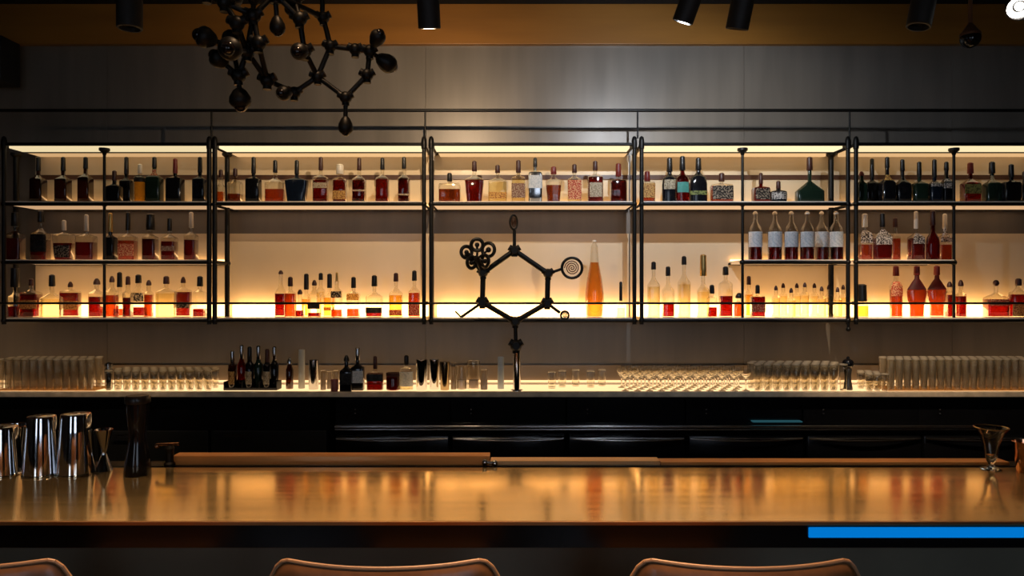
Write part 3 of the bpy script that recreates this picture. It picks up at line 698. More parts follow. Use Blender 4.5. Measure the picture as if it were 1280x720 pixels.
for i, (px, bd, cp, ds) in enumerate(t2):
    yt = (438, 431, 433, 432, 436, 433)[i]
    make_bottle('bitters_bottle', px, Yc+(0.022 if i % 2 else -0.02), CZ+0.0085, 10.5, yt, yt+17, 456, 'round', bd, cap=cp, capw=5.5,
                lab=('goldp' if i == 0 else 'cream', 464, 480, .25) if i in (0, 2, 4) else None, label='%s, %s from left in the black caddy' % (ds, ORD[i]))
make_bottle('bitters_bottle', 362, 5.0, CZ, 9, 447, 455, 462, 'round', 'brownglass', cap='steel', label='small brown bottle just right of the black caddy')
# steel tube, glasses, jars
def cylthing(name, cat, label, px, w, ytop, m, Y=4.98, hollow=True, taper=1.0):
    r = w*Y/F/2; h = Z(ytop, Y)-CZ
    bm = bmesh.new()
    if hollow: lathe(bm, [(r*taper*0.95, 0.0005), (r*taper, 0.003), (r, h-0.001), (r-0.001, h), (r-0.002, h-0.001), (r*taper-0.002, 0.004), (0.001, 0.004)], 22)
    else: lathe(bm, [(r*taper*0.95, 0.0005), (r*taper, 0.003), (r, h-0.003), (r*0.92, h)], 22)
    o = obj(name, bm, m, loc=(X(px, Y), Y, CZ)); return tag(o, label, cat)
cylthing('straw_holder', 'holder', 'tall pale grey paper-wrapped tube right of the caddy', 377, 8, 437, pbr('pale_grey_card', (0.42, 0.42, 0.38), 0.6), Y=5.02)
cylthing('bar_tin', 'tin', 'slim steel tin right of the pale grey tube', 392, 12, 450, M_steel)
for i, px in enumerate((404, 412, 420)):
    cylthing('shot_glass', 'glass', 'small clear shot glass, %s from left beside the slim steel tin' % ORD[i], px, 7, (463, 464, 463)[i], M_real, Y=(4.95, 5.0, 4.96)[i])
cylthing('spice_jar', 'jar', 'tiny reddish jar just left of the white-labelled black bottles', 418, 9, 474, pbr('dusty_red', (0.30, 0.09, 0.07), 0.4), Y=4.88, hollow=False)
make_bottle('bitters_bottle', 433, 4.90, CZ, 15, 444, 452, 463, 'square', 'black', cap='black', capw=6, lab=('black', 466, 480, .3), label='square black bottle beside the tiny reddish jar', depth=0.035)
make_bottle('bitters_bottle', 447, 4.94, CZ, 16, 434, 450, 459, 'square', 'black', cap='steel', capw=6, lab=('white', 463, 478, .36), label='square black bottle with pale label and silver neck', depth=0.035)
make_bottle('bitters_bottle', 469, 4.93, CZ, 20, 445, 461, 466, 'square', 'clear', 'red', 467, cap='brown', capw=5, lab=('black', 467, 476, .47), label='squat red bottle with dark band and maroon dropper', depth=0.035)
Yj = 4.95
t = thing('sauce_jar', 'short glowing red jar with dark lid on the counter', 'jar', (X(491.5, Yj), Yj, CZ))
obj('jar', lathe(bmesh.new(), [(0.044, 0.0005), (0.048, 0.005), (0.048, 0.085), (0.044, 0.095)], 24), BODY['redglass'], t)
obj('contents', lathe(bmesh.new(), [(0.044, 0.003), (0.045, 0.08)], 24), pbr('crimson_sauce', (0.6, 0.03, 0.02), 0.3), t)
obj('lid', lathe(bmesh.new(), [(0.049, 0.095), (0.050, 0.098), (0.050, 0.117), (0.046, 0.120)], 24), CAP['brown'], t)
make_bottle('dropper_bottle', 508, 4.95, CZ, 17, 444, 456, 462, 'round', 'clear', 'pale', 466, cap='black', capw=6, lab=('white', 464, 482, .45), label='dropper bottle with black bulb and grey-white label')
cylthing('shaker_tin', 'shaker', 'left of the two tall steel shaker tins on the counter', 527, 15, 449, M_chrome, Y=4.96, hollow=False, taper=0.9)
cylthing('shaker_tin', 'shaker', 'middle steel tin between the taller chrome tin and the fluted glass', 543, 13, 449, M_chrome, Y=4.98, hollow=False, taper=0.92)
cylthing('shaker_tin', 'shaker', 'short bronze tinted tin right of the chrome shaker tins', 556, 12, 452, pbr('bronze_tin', (0.42, 0.32, 0.18), 0.2, 1.0), Y=4.95, hollow=False, taper=0.92)
for i, (px, wd, yt, Yq) in enumerate(((567, 7, 453, 4.98), (577, 13, 458, 5.0), (592, 16, 451, 5.0), (605, 9, 462, 4.97))):
    cylthing('mixing_glass', 'glass', ('slim clear glass right of the bronze tin', 'clear glass holding a pale candle, left one', 'widest clear glass holding a pale candle', 'small clear glass at right end of the candle group')[i], px, wd, yt, M_real, Y=Yq)
    if i in (1, 2): 
        r = wd*Yq/F/2
        tag(obj('candle', lathe(bmesh.new(), [(r*0.7, 0), (r*0.75, 0.002), (r*0.75, 0.055), (r*0.6, 0.058)], 18), pbr('cream_wax', (0.85, 0.7, 0.6), 0.5), loc=(X(px, Yq), Yq, CZ+0.006)),
            'pale wax candle inside the %s' % ('left clear glass' if i == 1 else 'widest clear glass'), 'candle')
cylthing('straw_holder', 'holder', 'pale blue-grey cylinder standing left of the sculpture post', 626, 8, 446, pbr('pale_blue_card', (0.42, 0.47, 0.50), 0.45), Y=5.0, hollow=False)
# pepper mill among the glasses
Yp = 4.95
t = thing('pepper_mill', 'black-headed pepper mill among the glasses right of centre', 'pepper mill', (X(1060, Yp), Yp, CZ))
obj('body', lathe(bmesh.new(), [(0.030, 0.0005), (0.031, 0.01), (0.022, 0.06), (0.020, 0.10), (0.026, 0.14), (0.024, 0.15)], 22), pbr('smoked_acrylic', (0.05, 0.045, 0.04), 0.15), t)
obj('head', ball(ball(bmesh.new(), (0, 0, 0.185), 0.040, 1, 1, 0.85), (0, 0, 0.222), 0.012), BODY['black'], t)

# ------------------------------------------------------------------ standing molecule sculpture
YM = 4.915
t = thing('molecule_sculpture', 'black hexagonal molecule sculpture standing on chrome post before the middle bay', 'sculpture', (X(646, YM), YM, CZ))
O = Vector(t.location)
def L(px, py, dy=0): return P(px, py, YM)+Vector((0, dy, 0))-O
A_, B_, C_, D_, E_, F_ = (643, 313), (604, 341), (603, 378), (644, 402), (684, 379), (685, 342)
post = bmesh.new(); lathe(post, [(0.042, 0.0005), (0.042, 0.006), (0.026, 0.009)], 24); rod(post, (0, 0, 0.008), (0, 0, Z(441, YM)-CZ), 0.026, seg=20)
obj('post', post, M_chrome, t)
bonds = bmesh.new(); ring6 = [A_, B_, C_, D_, E_, F_]
for i in range(6):
    p, q = ring6[i], ring6[(i+1) % 6]
    obj('bond', rod(bmesh.new(), L(*p), L(*q), 0.0185), M_black, t)
def atom(px, py, r=0.035, dy=0, parent=None):
    b = ball(bmesh.new(), L(px, py, dy), r, seg=18)
    v = L(px, py, dy)
    for d in ((1, 0, 0.6), (-1, 0, 0.6), (0, 0, -1), (0, -1, 0)):
        d = Vector(d).normalized(); rod(b, v, v+d*r*1.25, r*0.62)
    return obj('atom', b, M_black, parent or t)
for q in ring6: atom(*q)
obj('bond', rod(bmesh.new(), L(*A_), L(643, 288), 0.012), M_black, t)
def ringlamp(px, py, R, tube, sx=1, sz=1, rot=0):
    M = Matrix.Rotation(rot, 3, 'Z'); b = bmesh.new()
    torus(b, L(px, py), R, tube, M, sx=sx, sz=sz)
    o = obj('ring_lamp', b, M_black, t)
    s = bmesh.new(); N = 40
    pts = [L(px, py)+M @ Vector((R*0.75*(i/N)*math.cos(i*0.55)*sx, 0, R*0.75*(i/N)*math.sin(i*0.55)*sz)) for i in range(N+1)]
    for a, b2_ in zip(pts[:-1], pts[1:]): rod(s, a, b2_, tube*0.38, seg=6)
    obj('filament', s, pbr('dull_bronze', (0.12, 0.06, 0.035), 0.4, 0.8), o)
ringlamp(642, 278, 0.050, 0.009, sx=0.62, rot=0.6)
obj('bond', rod(bmesh.new(), L(*F_), L(703, 336), 0.010), M_black, t)
ringlamp(715, 335, 0.070, 0.010)
obj('bond', rod(bmesh.new(), L(*E_), L(700, 391), 0.011), M_black, t)
ringlamp(706, 394, 0.028, 0.007)
b = rod(bmesh.new(), L(*C_), L(577, 396), 0.010); rod(b, L(577, 397), L(569, 389), 0.006)
obj('bond', b, M_black, t)
b = rod(bmesh.new(), L(*D_), L(645, 434), 0.0135); obj('bond', b, M_black, t)
atom(645, 432, 0.042)
# flower-like cluster of ring lamps at upper left, coming toward the viewer
b = rod(bmesh.new(), L(*B_), L(596, 322, -0.10), 0.018); obj('bond', b, M_black, t)
for (px, py, R, rt) in ((584, 316, 0.040, 0.5), (597, 307, 0.040, 0), (611, 313, 0.046, -0.4), (590, 329, 0.038, 0.8), (607, 327, 0.040, -0.9)):
    b = torus(bmesh.new(), L(px, py, -0.08), R, 0.0125, Matrix.Rotation(rt, 3, 'Z'))
    ball(b, L(px, py, -0.07), R*0.42); rod(b, L(px, py, -0.07), L(597, 324, -0.06), 0.008)
    obj('ring_lamp', b, M_black, t)
obj('bond', rod(bmesh.new(), L(583, 318, -0.08), L(601, 338, -0.02), 0.014), M_black, t)

# ------------------------------------------------------------------ hanging molecule light
YH = 3.45
t = thing('molecule_chandelier', 'dark unlit molecule chandelier of linked nodes hanging at upper left', 'chandelier', (X(403, YH), YH, 3.98))
O = Vector(t.location)
def H(px, py, dy=0): return P(px, py, YH)+Vector((0, dy, 0))-O
obj('canopy', lathe(bmesh.new(), [(0.06, -0.02), (0.065, -0.012), (0.065, 0.019)], 24), M_black, t)
obj('drop_rod', rod(bmesh.new(), (0, 0, 0), H(403, 20), 0.012), M_black, t)
nodes = {'a': (404, 22, 0), 'b': (413, 58, 0), 'c': (444, 62, 0.0), 'd': (462, 64, 0), 'e': (459, 94, 0), 'f': (432, 122, 0), 'g': (397, 96, 0),
         'h': (388, 72, -.1), 'i': (386, 38, -.15), 'j': (361, 14, -.2), 'k': (340, 44, -.25), 'l': (328, 82, -.2), 'm': (343, 108, -.1), 'n': (368, 116, 0),
         'o': (312, 34, -.3), 'p': (292, 24, -.3), 'q': (318, 110, -.2),
         'r': (326, 58, -.3), 's': (376, 10, -.1), 't': (346, 76, -.25)}
for i, n_ in enumerate(nodes.values()):
    r = 0.030 if n_[2] == 0 else 0.034
    b = ball(bmesh.new(), H(*n_), r, seg=16); v = H(*n_)
    for d in ((1, 0, 0.5), (-1, 0, 0.5), (0, 0, -1)): d = Vector(d).normalized(); rod(b, v, v+d*r*1.3, r*0.6)
    obj('atom', b, M_black, t)
for u, v in ('ab', 'bc', 'cd', 'de', 'ef', 'fg', 'gb', 'gh', 'hi', 'ij', 'jk', 'kl', 'lm', 'mn', 'ng', 'ko', 'op', 'lq', 'ja', 'or', 'rl', 'js', 'si', 'kt', 'tm', 'rk'):
    obj('bond', rod(bmesh.new(), H(*nodes[u]), H(*nodes[v]), 0.0125), M_black, t)
def bulb(px, py, r, fr, dy=0, el=1.25):
    """lamp head on a short arm from node fr"""
    a = H(*nodes[fr]); c = H(px, py, nodes[fr][2]+dy); d = (c-a).normalized() if (c-a).length > 1e-3 else Vector((0, 0, -1))
    M = d.to_track_quat('Z', 'Y').to_matrix()
    b = bmesh.new(); lathe(b, [(r*0.35, -r*el*1.0), (r*0.6, -r*el*0.8), (r*0.95, -r*el*0.2), (r, r*el*0.25), (r*0.85, r*el*0.55), (r*0.6, r*el*0.75)], 20, c, M)
    rod(b, a, c-d*r*0.8, 0.011)
    o = obj('lamp_head', b, M_black, t)
    g = ball(bmesh.new(), c+d*r*el*0.55, r*0.62, seg=16)
    obj('glass_bulb', g, pbr('smoked_bulb', (0.012, 0.008, 0.007), 0.12), o)
bulb(432, 158, 0.036, 'f', el=1.3)
bulb(474, 52, 0.038, 'd', -.05); bulb(481, 74, 0.046, 'd', 0.06)
bulb(290, 74, 0.048, 'l', -.1, el=1.0); bulb(297, 92, 0.044, 'q', -.02, el=1.0); bulb(320, 138, 0.050, 'q', el=1.0); bulb(334, 100, 0.050, 'l', -.25, el=1.0); bulb(345, 26, 0.034, 'k', -.05); bulb(372, 22, 0.030, 'i', .05)
bulb(362, 122, 0.036, 'n', -.08); bulb(316, 24, 0.042, 'o', 0.05); bulb(278, 6, 0.046, 'p'); bulb(362, 50, 0.036, 'j', 0.02); bulb(387, 78, 0.040, 'h', -.06)
bulb(303, 62, 0.040, 'q', 0.06)

# ------------------------------------------------------------------ track and spotlights
YT = 3.75; ZT = 3.52
t = thing('lighting_track', 'black ceiling lighting track above the bar, just out of view', 'track', (0, YT, ZT))
obj('rail', BX(-3.8, 3.8, -0.018, 0.018, 0, 0.03), M_matt, t, smooth=False)
for xx in (-3.2, -1.1, 1.1, 3.2): obj('drop_rod', rod(bmesh.new(), (xx, 0, 0.029), (xx, 0, 3.999-ZT), 0.006), M_matt, t)
def spot(px, py, w, tilt, label, ln=0.17, lens=None, aim=None, power=0, size=50, col=(1, 0.85, 0.68), swing=0.0):
    """px,py: bottom centre of the lamp barrel in the photo"""
    bot = P(px, py, YT); r = w*YT/F/2
    d = Vector((math.sin(tilt), math.sin(swing), -1)).normalized()
    top = bot-d*ln
    t = thing('track_spotlight', label, 'spotlight', (top.x, YT, ZT), 'spotlights on the ceiling track')
    O = Vector(t.location); M = (d).to_track_quat('Z', 'Y').to_matrix()
    b = bmesh.new(); lathe(b, [(r*0.75, 0), (r*0.98, 0.012), (r, 0.03), (r, ln-0.004), (r*0.94, ln), (r*0.82, ln), (r*0.8, ln-0.03), (0.001, ln-0.03)], 26, top-O, M)
    obj('barrel', b, M_matt, t)
    y = bmesh.new(); j = top+d*0.04-O
    rod(y, (0, 0, -0.001), (j.x, 0, j.z+0.005), 0.009); box(y, -0.035, 0.035, -0.016, 0.016, -0.022, -0.0005)
    obj('yoke', y, M_matt, t)
    obj('lens', lathe(bmesh.new(), [(r*0.80, 0), (r*0.80, 0.004)], 24, (top+d*(ln-0.026))-O, M), lens or pbr('dark_lens', (0.02, 0.02, 0.02), 0.1), t)
    if power and aim is not None:
        ld = bpy.data.lights.new('spot_lamp', 'SPOT'); ld.energy = power; ld.color = col; ld.spot_size = math.radians(size); ld.spot_blend = 1.0; ld.shadow_soft_size = 0.008
        lo = bpy.data.objects.new('spot_lamp', ld); COL.objects.link(lo)
        p0 = bot+d*0.011; lo.location = p0
        lo.rotation_euler = (Vector(aim)-p0).to_track_quat('-Z', 'Y').to_euler()
    return t
WARM = (1.0, 0.74, 0.48); COOL = (0.80, 0.88, 1.0)
spot(162, 36, 30, 0.0, 'upright black spotlight furthest left on the track', aim=(X(120, 5.0), 5.0, 1.3), power=34, size=46, col=WARM)
spot(537, 36, 28, 0.02, 'upright black spotlight near centre left of the track', aim=(X(520, WY), WY, 2.9), power=38, size=130, col=WARM, swing=0.35)
spot(853, 28, 26, -0.33, 'black spotlight tilted left, left one of the close pair', aim=(X(860, WY), WY, 2.9), power=40, size=130, col=COOL, swing=0.35)
spot(921, 37, 28, -0.12, 'black spotlight leaning slightly, right one of the close pair', aim=(X(925, WY), WY, 2.95), power=16, size=60, col=(1, .9, .75), swing=0.35)
spot(1148, 34, 29, -0.20, 'black spotlight leaning slightly near the right end', aim=(X(1130, 5.0), 5.0, 1.3), power=75, size=52, col=WARM)
bright = emit('lit_lens', (1.0, 0.93, 0.82), 12)
# lit lamp facing the room at top right
t = thing('track_spotlight', 'lit spotlight glaring at the top right corner', 'spotlight', (X(1268, YT), YT, ZT), 'spotlights on the ceiling track')
O = Vector(t.location); d = Vector((-0.45, -0.75, -0.5)).normalized(); c = P(1275, 10, YT); M = d.to_track_quat('Z', 'Y').to_matrix(); r = 0.062
obj('barrel', lathe(bmesh.new(), [(r*0.7, -0.13), (r*0.98, -0.12), (r, -0.02), (r*1.05, 0.0), (r*0.95, 0.0), (r*0.5, -0.045), (0.001, -0.045)], 26, c-O, M), M_steel, t)
obj('yoke', rod(bmesh.new(), (0, 0, -0.001), c-d*0.10-O, 0.009), M_matt, t)
obj('lens', lathe(bmesh.new(), [(r*0.30, -0.044), (r*0.34, -0.036), (r*0.2, -0.030)], 20, c-O, M), bright, t)
# small dome camera-like ball
t = thing('dome_camera', 'small black domed ball hanging below the soffit at upper right', 'security camera', (X(1213, 4.6), 4.6, 3.999))
zz = Z(48, 4.6)-3.999
obj('stem', rod(bmesh.new(), (0, 0, 0), (0, 0, zz+0.05), 0.012), pbr('brown_stem', (0.16, 0.07, 0.03), 0.4), t)
obj('mount', lathe(bmesh.new(), [(0.012, 0.10), (0.045, 0.05), (0.062, 0.03), (0.062, 0.015)], 22, (0, 0, zz)), pbr('brown_metal', (0.14, 0.06, 0.03), 0.35, 0.4), t)
obj('dome', ball(bmesh.new(), (0, 0, zz), 0.062, seg=22), BODY['black'], t)
# loudspeaker at the left edge
t = thing('wall_speaker', 'black loudspeaker box at the left photo edge above the shelves', 'speaker', (X(-12, 5.2), 5.2, Z(100, 5.1)))
obj('cabinet', BX(-0.15, 0.152, -0.10, 0.10, 0, 0.325, bev=0.008), M_matt, t); obj('grille', BX(-0.135, 0.135, -0.108, -0.099, 0.015, 0.31, bev=0.004), pbr('speaker_cloth', (0.012, 0.012, 0.012), 0.9, noise=0.3, nscale=200), t)
obj('bracket', BX(-0.04, 0.04, 0.099, 0.1995, 0.12, 0.20), M_matt, t, smooth=False)

# ------------------------------------------------------------------ the bar
BZ = HC-292*2.38/F; BF = 2.38; BB = 3.10
t = thing('bar_counter', 'long glossy golden-brown bar counter across the foreground', 'bar counter', (0, BF, 0))
obj('bar_top', BX(-4.3, 4.3, 0.004, BB-BF, BZ-0.02, BZ, bev=0.003), M_bar, t, smooth=False)
obj('edge_strip', BX(-4.3, 4.3, -0.002, 0.006, BZ-0.013, BZ+0.0004, bev=0.002), M_bar_edge, t, smooth=False)
obj('fascia', BX(-4.3, 4.3, 0.0, 0.05, BZ-0.088, BZ-0.013), M_lacq, t, smooth=False)
obj('soffit', BX(-4.3, 4.3, 0.05, BB-BF, BZ-0.086, BZ-0.021), M_matt, t, smooth=False)
obj('front_panel', BX(-4.3, 4.3, 0.30, 0.62, 0.10, BZ-0.087), M_barfront, t, smooth=False)
obj('plinth', BX(-4.3, 4.3, 0.33, 0.60, 0.0, 0.10), M_matt, t, smooth=False)
pr_ = bmesh.new(); rod(pr_, (-4.2, 0.18, 0.22), (4.2, 0.18, 0.22), 0.022)
for xx in (-3.6, -2.2, -0.8, 0.6, 2.0, 3.4): rod(pr_, (xx, 0.18, 0.22), (xx, 0.305, 0.22), 0.012)
obj('foot_rail', pr_, pbr('brass_rail', (0.6, 0.4, 0.15), 0.25, 1.0), t)
o = obj('led_strip', BX(X(1010, BF), X(1420, BF), BF-0.008, BF-0.0005, Z(671.5, BF), Z(658.5, BF), bev=0.003), emit('blue_led', (0.0, 0.18, 0.62), 0.5), smooth=False)  # blue light falling on the fascia, put in as an emissive strip
tag(o, 'bright blue light strip on the bar edge at right', 'light strip')

# ledges behind the bar top
def ledge(name, label, px0, px1, y0, y1, Y, m, depth=0.07):
    return tag(obj(name, BX(X(px0, Y), X(px1, Y), Y, Y+depth, Z(y1, Y), Z(y0, Y), bev=0.003), m, smooth=False), label, 'ledge')
tW = thing('bartender_station', 'dark steel work station just behind the bar top', 'work station', (0, 3.14, 0))
obj('cabinet', BX(-4.2, 4.2, 0.0, 0.10, 0.0, Z(583, 3.14), bev=0.004), M_lacq, tW, smooth=False)
obj('sink_bench', BX(-4.2, 4.2, 0.10, 0.42, 0.0, 0.80, bev=0.004), M_lacq, tW, smooth=False)
ls = Z(583, 3.14)
def ledge2(label, px0, px1, ytop, Y, m, ybot=None):
    zt_ = Z(ytop, Y); zb_ = ls+0.0005
    return tag(obj('bar_ledge', BX(X(px0, Y), X(px1, Y), Y, Y+0.07, zb_, zt_, bev=0.002), m, smooth=False), label, 'ledge')
ledge2('raised orange wood ledge behind the left half of the bar', 215, 612, 570, 3.16, M_wood)
ledge2('low bright wood ledge behind the bar, centre', 613, 825, 576, 3.16, pbr('pale_wood_rail', (0.85, 0.52, 0.24), 0.3, coat=0.3))
ledge2('low darker wood ledge behind the bar, right side', 826, 1262, 577.5, 3.16, M_wood)

# ------------------------------------------------------------------ things on the bar
def on_bar(name, cat, label, px, ybase, parts, group=None):
    Y = (HC-BZ)*F/(ybase-360)
    t = thing(name, label, cat, (X(px, Y), Y, BZ+0.0006), group)
    for pn, bm, m in parts(Y/F): obj(pn, bm, m, t)
    return t
def tin(hp, wb, wtp):
    def f(s):
        h = hp*s; rb = wb*s/2; rt = wtp*s/2
        b = bmesh.new(); lathe(b, [(rb, 0), (rb*1.03, 0.002), (rb*1.03, 0.005), (rb*0.99, 0.008), (rt+(rb-rt)*0.25, h*0.7), (rt, h-0.008), (rt*0.97, h-0.002), (rt*0.9, h)], 32, cap0=False)
        rim = bmesh.new(); torus(rim, (0, 0, h-0.003), rt*0.93, 0.0028, Matrix.Rotation(PI/2, 3, 'X'), seg=32)
        return [('cup', b, M_chrome), ('base_ring', rim, M_copper)]
    return f
on_bar('cocktail_shaker', 'shaker', 'upturned chrome shaker cup cut by the left photo edge', 2, 593, tin(60, 46, 36))
on_bar('cocktail_shaker', 'shaker', 'upturned chrome shaker cup, middle one of the three', 52, 593, tin(73, 42, 32))
on_bar('cocktail_shaker', 'shaker', 'tallest upturned chrome shaker cup, right one of the three', 95, 592, tin(75, 43, 34))
def bowl(s): 
    return [('bowl', lathe(bmesh.new(), [(0.030, 0), (0.034, 0.002), (0.050, 0.08), (0.066, 0.155), (0.072, 0.187), (0.0705, 0.189), (0.064, 0.155), (0.047, 0.08), (0.028, 0.006), (0.001, 0.006)], 30), M_chrome),
            ('rim', torus(bmesh.new(), (0, 0, 0.188), 0.071, 0.003, Matrix.Rotation(PI/2, 3, 'X'), seg=32), M_copper)]
on_bar('mixing_cup', 'cup', 'wide flared cup with copper rim behind the left shakers', 14, 586.5, bowl)
def jig(s): 
    return [('cup', lathe(bmesh.new(), [(0.034, 0.0), (0.035, 0.002), (0.012, 0.07), (0.010, 0.078), (0.012, 0.086), (0.036, 0.178), (0.0345, 0.178), (0.010, 0.092), (0.001, 0.09)], 26), M_chrome)]
on_bar('jigger', 'jigger', 'double-ended steel jigger right of the tallest shaker', 130, 588.5, jig)
def canister(s):
    return [('body', lathe(bmesh.new(), [(0.052, 0), (0.054, 0.004), (0.050, 0.05), (0.038, 0.12), (0.034, 0.165), (0.038, 0.21), (0.046, 0.27), (0.047, 0.30)], 30), BODY['black']),
            ('lid', lathe(bmesh.new(), [(0.048, 0.3003), (0.050, 0.305), (0.050, 0.325), (0.044, 0.333), (0.010, 0.336)], 30), CAP['black'])]
on_bar('waisted_canister', 'canister', 'tall black waisted canister right of the shakers on the bar', 172, 593, canister)
def goblet(s):
    b = bmesh.new()
    lathe(b, [(0.040, 0.0), (0.040, 0.003), (0.016, 0.010), (0.010, 0.022), (0.018, 0.036), (0.024, 0.06), (0.030, 0.10), (0.046, 0.150), (0.066, 0.180), (0.064, 0.181), (0.044, 0.152), (0.027, 0.10), (0.020, 0.062), (0.001, 0.046)], 30)
    r = torus(bmesh.new(), (0, 0, 0.1805), 0.065, 0.0022, Matrix.Rotation(PI/2, 3, 'X'), seg=32)  # metal ring stands in for the highlight on the glass rim
    return [('bowl', b, M_real), ('rim', r, pbr('gilt_rim', (0.8, 0.6, 0.3), 0.2, 1.0))]
on_bar('goblet', 'glass', 'clear flared goblet with bright rim near the right end of bar', 1239, 586.5, goblet)
def mug(s):
    return [('cup', lathe(bmesh.new(), [(0.038, 0), (0.040, 0.003), (0.045, 0.06), (0.056, 0.125), (0.054, 0.126), (0.042, 0.06), (0.036, 0.006), (0.001, 0.006)], 28), M_copper)]
on_bar('copper_cup', 'cup', 'copper cup at the right photo edge of the bar', 1284, 589, mug)
# taps
t = thing('sink_tap', 'small T-shaped tap with copper lever behind the black waisted canister', 'tap', (X(212, 3.145), 3.145, ls))
zt_ = Z(556, 3.145)-ls
obj('stem', lathe(bmesh.new(), [(0.024, 0.0005), (0.024, 0.012), (0.017, 0.02), (0.017, zt_-0.03), (0.021, zt_-0.015), (0.012, zt_-0.002)], 20), M_black, t)
b = rod(bmesh.new(), (-0.058, 0, zt_), (0.042, 0, zt_+0.004), 0.0065); ball(b, (-0.056, 0, zt_-0.006), 0.010); obj('lever', b, M_copper, t)
t = thing('pipe_fitting', 'small steel pipe fitting where the two ledges meet behind bar', 'fitting', (X(611, 3.125), 3.125, ls))
b = bmesh.new(); ball(b, (-0.018, 0, 0.022), 0.013); ball(b, (0.026, 0, 0.018), 0.014); rod(b, (-0.018, 0, 0.022), (0.026, 0, 0.018), 0.007); rod(b, (-0.018, 0.018, 0.0005), (-0.018, 0.018, 0.03), 0.009)
rod(b, (-0.018, 0.018, 0.02), (-0.018, 0, 0.022), 0.007)
obj('body', b, M_steel, t)

# ------------------------------------------------------------------ stools
def stool(px, label):
    Y = 1.80
    t = thing('bar_stool', label, 'bar stool', (X(px, Y), Y+0.20, 0), 'leather bar stools along the bar')
    # back: curved upholstered shell, centre nearest the viewer (local -y)
    hw = 0.288; b = bmesh.new(); rows = []
    NU, NV = 36, 14
    ztop = 1.152
    def bp(u, v, side):
        a = u*hw
        y = -0.205+0.050*abs(u)**2.2
        # top edge dips slightly in the middle and rolls at the corners
        corner = max(0, abs(u)-0.80)/0.20
        top = ztop-0.013*(1-abs(u)**2)+0.003-0.055*corner**2.6
        z = 0.80+(top-0.80)*v
        th = 0.024*(1-0.75*max(0, (v-0.86)/0.14)**2)*(1-0.5*corner**2)
        flare = 0.012*v**3
        return Vector((a*(1+0.02*v), y-side*th-flare, z))
    for side in (1, -1):
        g = [[b.verts.new(bp(-1+2*i/NU, j/NV, side)) for j in range(NV+1)] for i in range(NU+1)]
        rows.append(g)
    A, C = rows
    for i in range(NU):
        for j in range(NV):
            b.faces.new((A[i][j], A[i+1][j], A[i+1][j+1], A[i][j+1])); b.faces.new((C[i][j], C[i][j+1], C[i+1][j+1], C[i+1][j]))
    for i in range(NU):
        b.faces.new((A[i][NV], A[i+1][NV], C[i+1][NV], C[i][NV])); b.faces.new((A[i][0], C[i][0], C[i+1][0], A[i+1][0]))
    for j in range(NV):
        b.faces.new((A[0][j], A[0][j+1], C[0][j+1], C[0][j])); b.faces.new((A[NU][j], C[NU][j], C[NU][j+1], A[NU][j+1]))
    bk = obj('backrest', b, M_leather, t)
    sm = bk.modifiers.new('round', 'SUBSURF'); sm.levels = 1; sm.render_levels = 1
    pp = bmesh.new(); prev = None
    pts = [bp(-1, j/NV, 0) for j in range(0, NV)]+[bp(-1+2*i/NU, 1, 0)+Vector((0, 0, 0.001)) for i in range(NU+1)]+[bp(1, j/NV, 0) for j in range(NV-1, -1, -1)]
    pts = [p+Vector((math.copysign(0.001, p.x), 0, 0)) for p in pts]
    for p, q in zip(pts[:-1], pts[1:]): rod(pp, p, q, 0.0055, seg=8)
    obj('piping', pp, M_piping, bk)
    obj('seat', BX(-0.235, 0.235, -0.19, 0.22, 0.735, 0.815, bev=0.035, seg=4), M_leather, t)
    obj('seat_frame', BX(-0.20, 0.20, -0.16, 0.19, 0.715, 0.738), M_black, t, smooth=False)
    for sx in (-1, 1):
        for sy in (-1, 1):
            obj('leg', rod(bmesh.new(), (sx*0.18, 0.015+sy*0.15, 0.72), (sx*0.22, 0.015+sy*0.19, 0.0), 0.013), M_black, t)
    f = bmesh.new(); zf = 0.28; k = 0.207
    c4 = [(-k, -0.16), (k, -0.16), (k, 0.19), (-k, 0.19)]
    for p, q in zip(c4, c4[1:]+c4[:1]): rod(f, (*p, zf), (*q, zf), 0.010)
    obj('footrest', f, M_black, t)
stool(-67, 'tan leather bar stool at bottom left, mostly out of frame')
stool(478, 'tan leather bar stool at bottom centre before the bar')
stool(937, 'tan leather bar stool at bottom right before the bar')

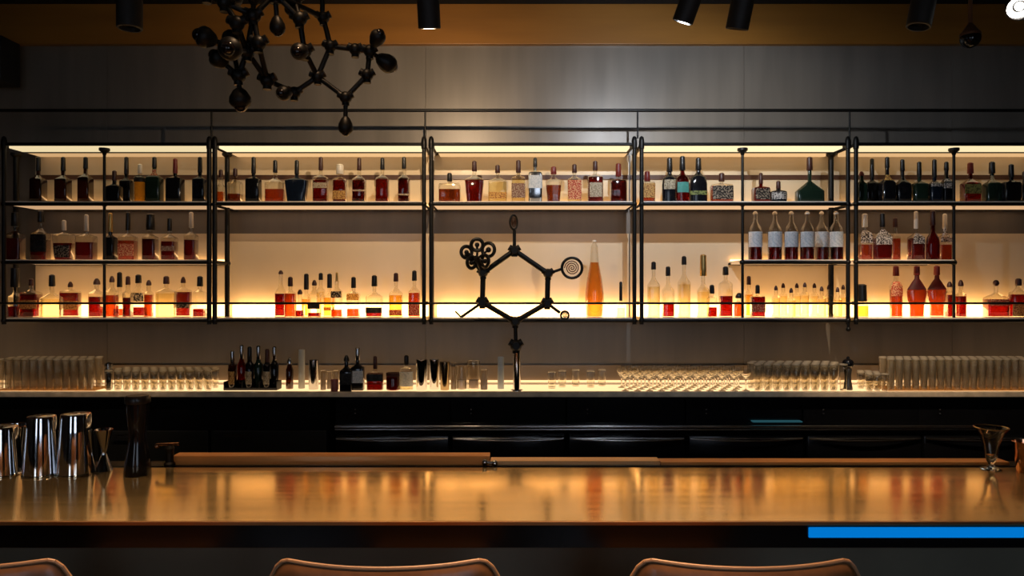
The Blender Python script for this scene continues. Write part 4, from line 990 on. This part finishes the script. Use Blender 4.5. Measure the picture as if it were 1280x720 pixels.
# unseen downlights, added to brighten the stool tops
for i, px in enumerate((X(-67, 1.8), X(478, 1.8), X(937, 1.8))):
    t = thing('ceiling_downlight', 'recessed ceiling downlight over the stools, %s' % ('left one', 'middle one', 'right one')[i], 'downlight', (px, 2.25, 3.999), 'downlights over the stools')
    obj('trim_ring', lathe(bmesh.new(), [(0.07, -0.008), (0.07, -0.0005), (0.05, -0.0005), (0.05, -0.008)], 24, close=True), M_matt, t)
    obj('lens', lathe(bmesh.new(), [(0.049, -0.005), (0.049, -0.001)], 24), emit('downlight_lens', (1, .7, .42), 3), t)
    ld = bpy.data.lights.new('downlight_lamp', 'SPOT'); ld.energy = 190; ld.color = (1, .60, .32); ld.spot_size = math.radians(42); ld.spot_blend = 0.8; ld.shadow_soft_size = 0.05
    lo = bpy.data.objects.new('downlight_lamp', ld); COL.objects.link(lo); lo.location = (px, 2.25, 3.98); lo.rotation_euler = (-0.17, 0, 0)

for i, px in enumerate((-2.4, -0.8, 0.8, 2.4)):  # more unseen downlights, added to brighten the bar and its ledges
    t = thing('ceiling_downlight', 'recessed ceiling downlight over the bar top, %s from left' % ORD[i], 'downlight', (px, 3.0, 3.999), 'downlights over the bar top')
    obj('trim_ring', lathe(bmesh.new(), [(0.07, -0.008), (0.07, -0.0005), (0.05, -0.0005), (0.05, -0.008)], 24, close=True), M_matt, t)
    obj('lens', lathe(bmesh.new(), [(0.049, -0.005), (0.049, -0.001)], 24), MATS['downlight_lens'], t)
    ld = bpy.data.lights.new('downlight_lamp', 'SPOT'); ld.energy = 42; ld.color = (1, .62, .34); ld.spot_size = math.radians(60); ld.spot_blend = 0.9; ld.shadow_soft_size = 0.05
    lo = bpy.data.objects.new('downlight_lamp', ld); COL.objects.link(lo); lo.location = (px, 3.0, 3.98)

# ------------------------------------------------------------------ light, camera
w = bpy.data.worlds.new('evening'); SC.world = w; w.use_nodes = True
w.node_tree.nodes['Background'].inputs[0].default_value = (0.80, 0.86, 1.0, 1); w.node_tree.nodes['Background'].inputs[1].default_value = 1.3
cam = bpy.data.cameras.new('camera'); cam.sensor_width = 36; cam.lens = 36*F/1280; cam.clip_end = 50
co = bpy.data.objects.new('camera', cam); COL.objects.link(co); co.location = (0, 0, HC); co.rotation_euler = (PI/2, 0, 0)
SC.camera = co
SC.cycles.transparent_max_bounces = 40; SC.cycles.max_bounces = 20; SC.cycles.transmission_bounces = 20; SC.cycles.glossy_bounces = 6
vs = SC.view_settings; vs.view_transform = 'Standard'; vs.look = 'None'; vs.gamma = 1; vs.exposure = 1.0; vs.use_curve_mapping = False
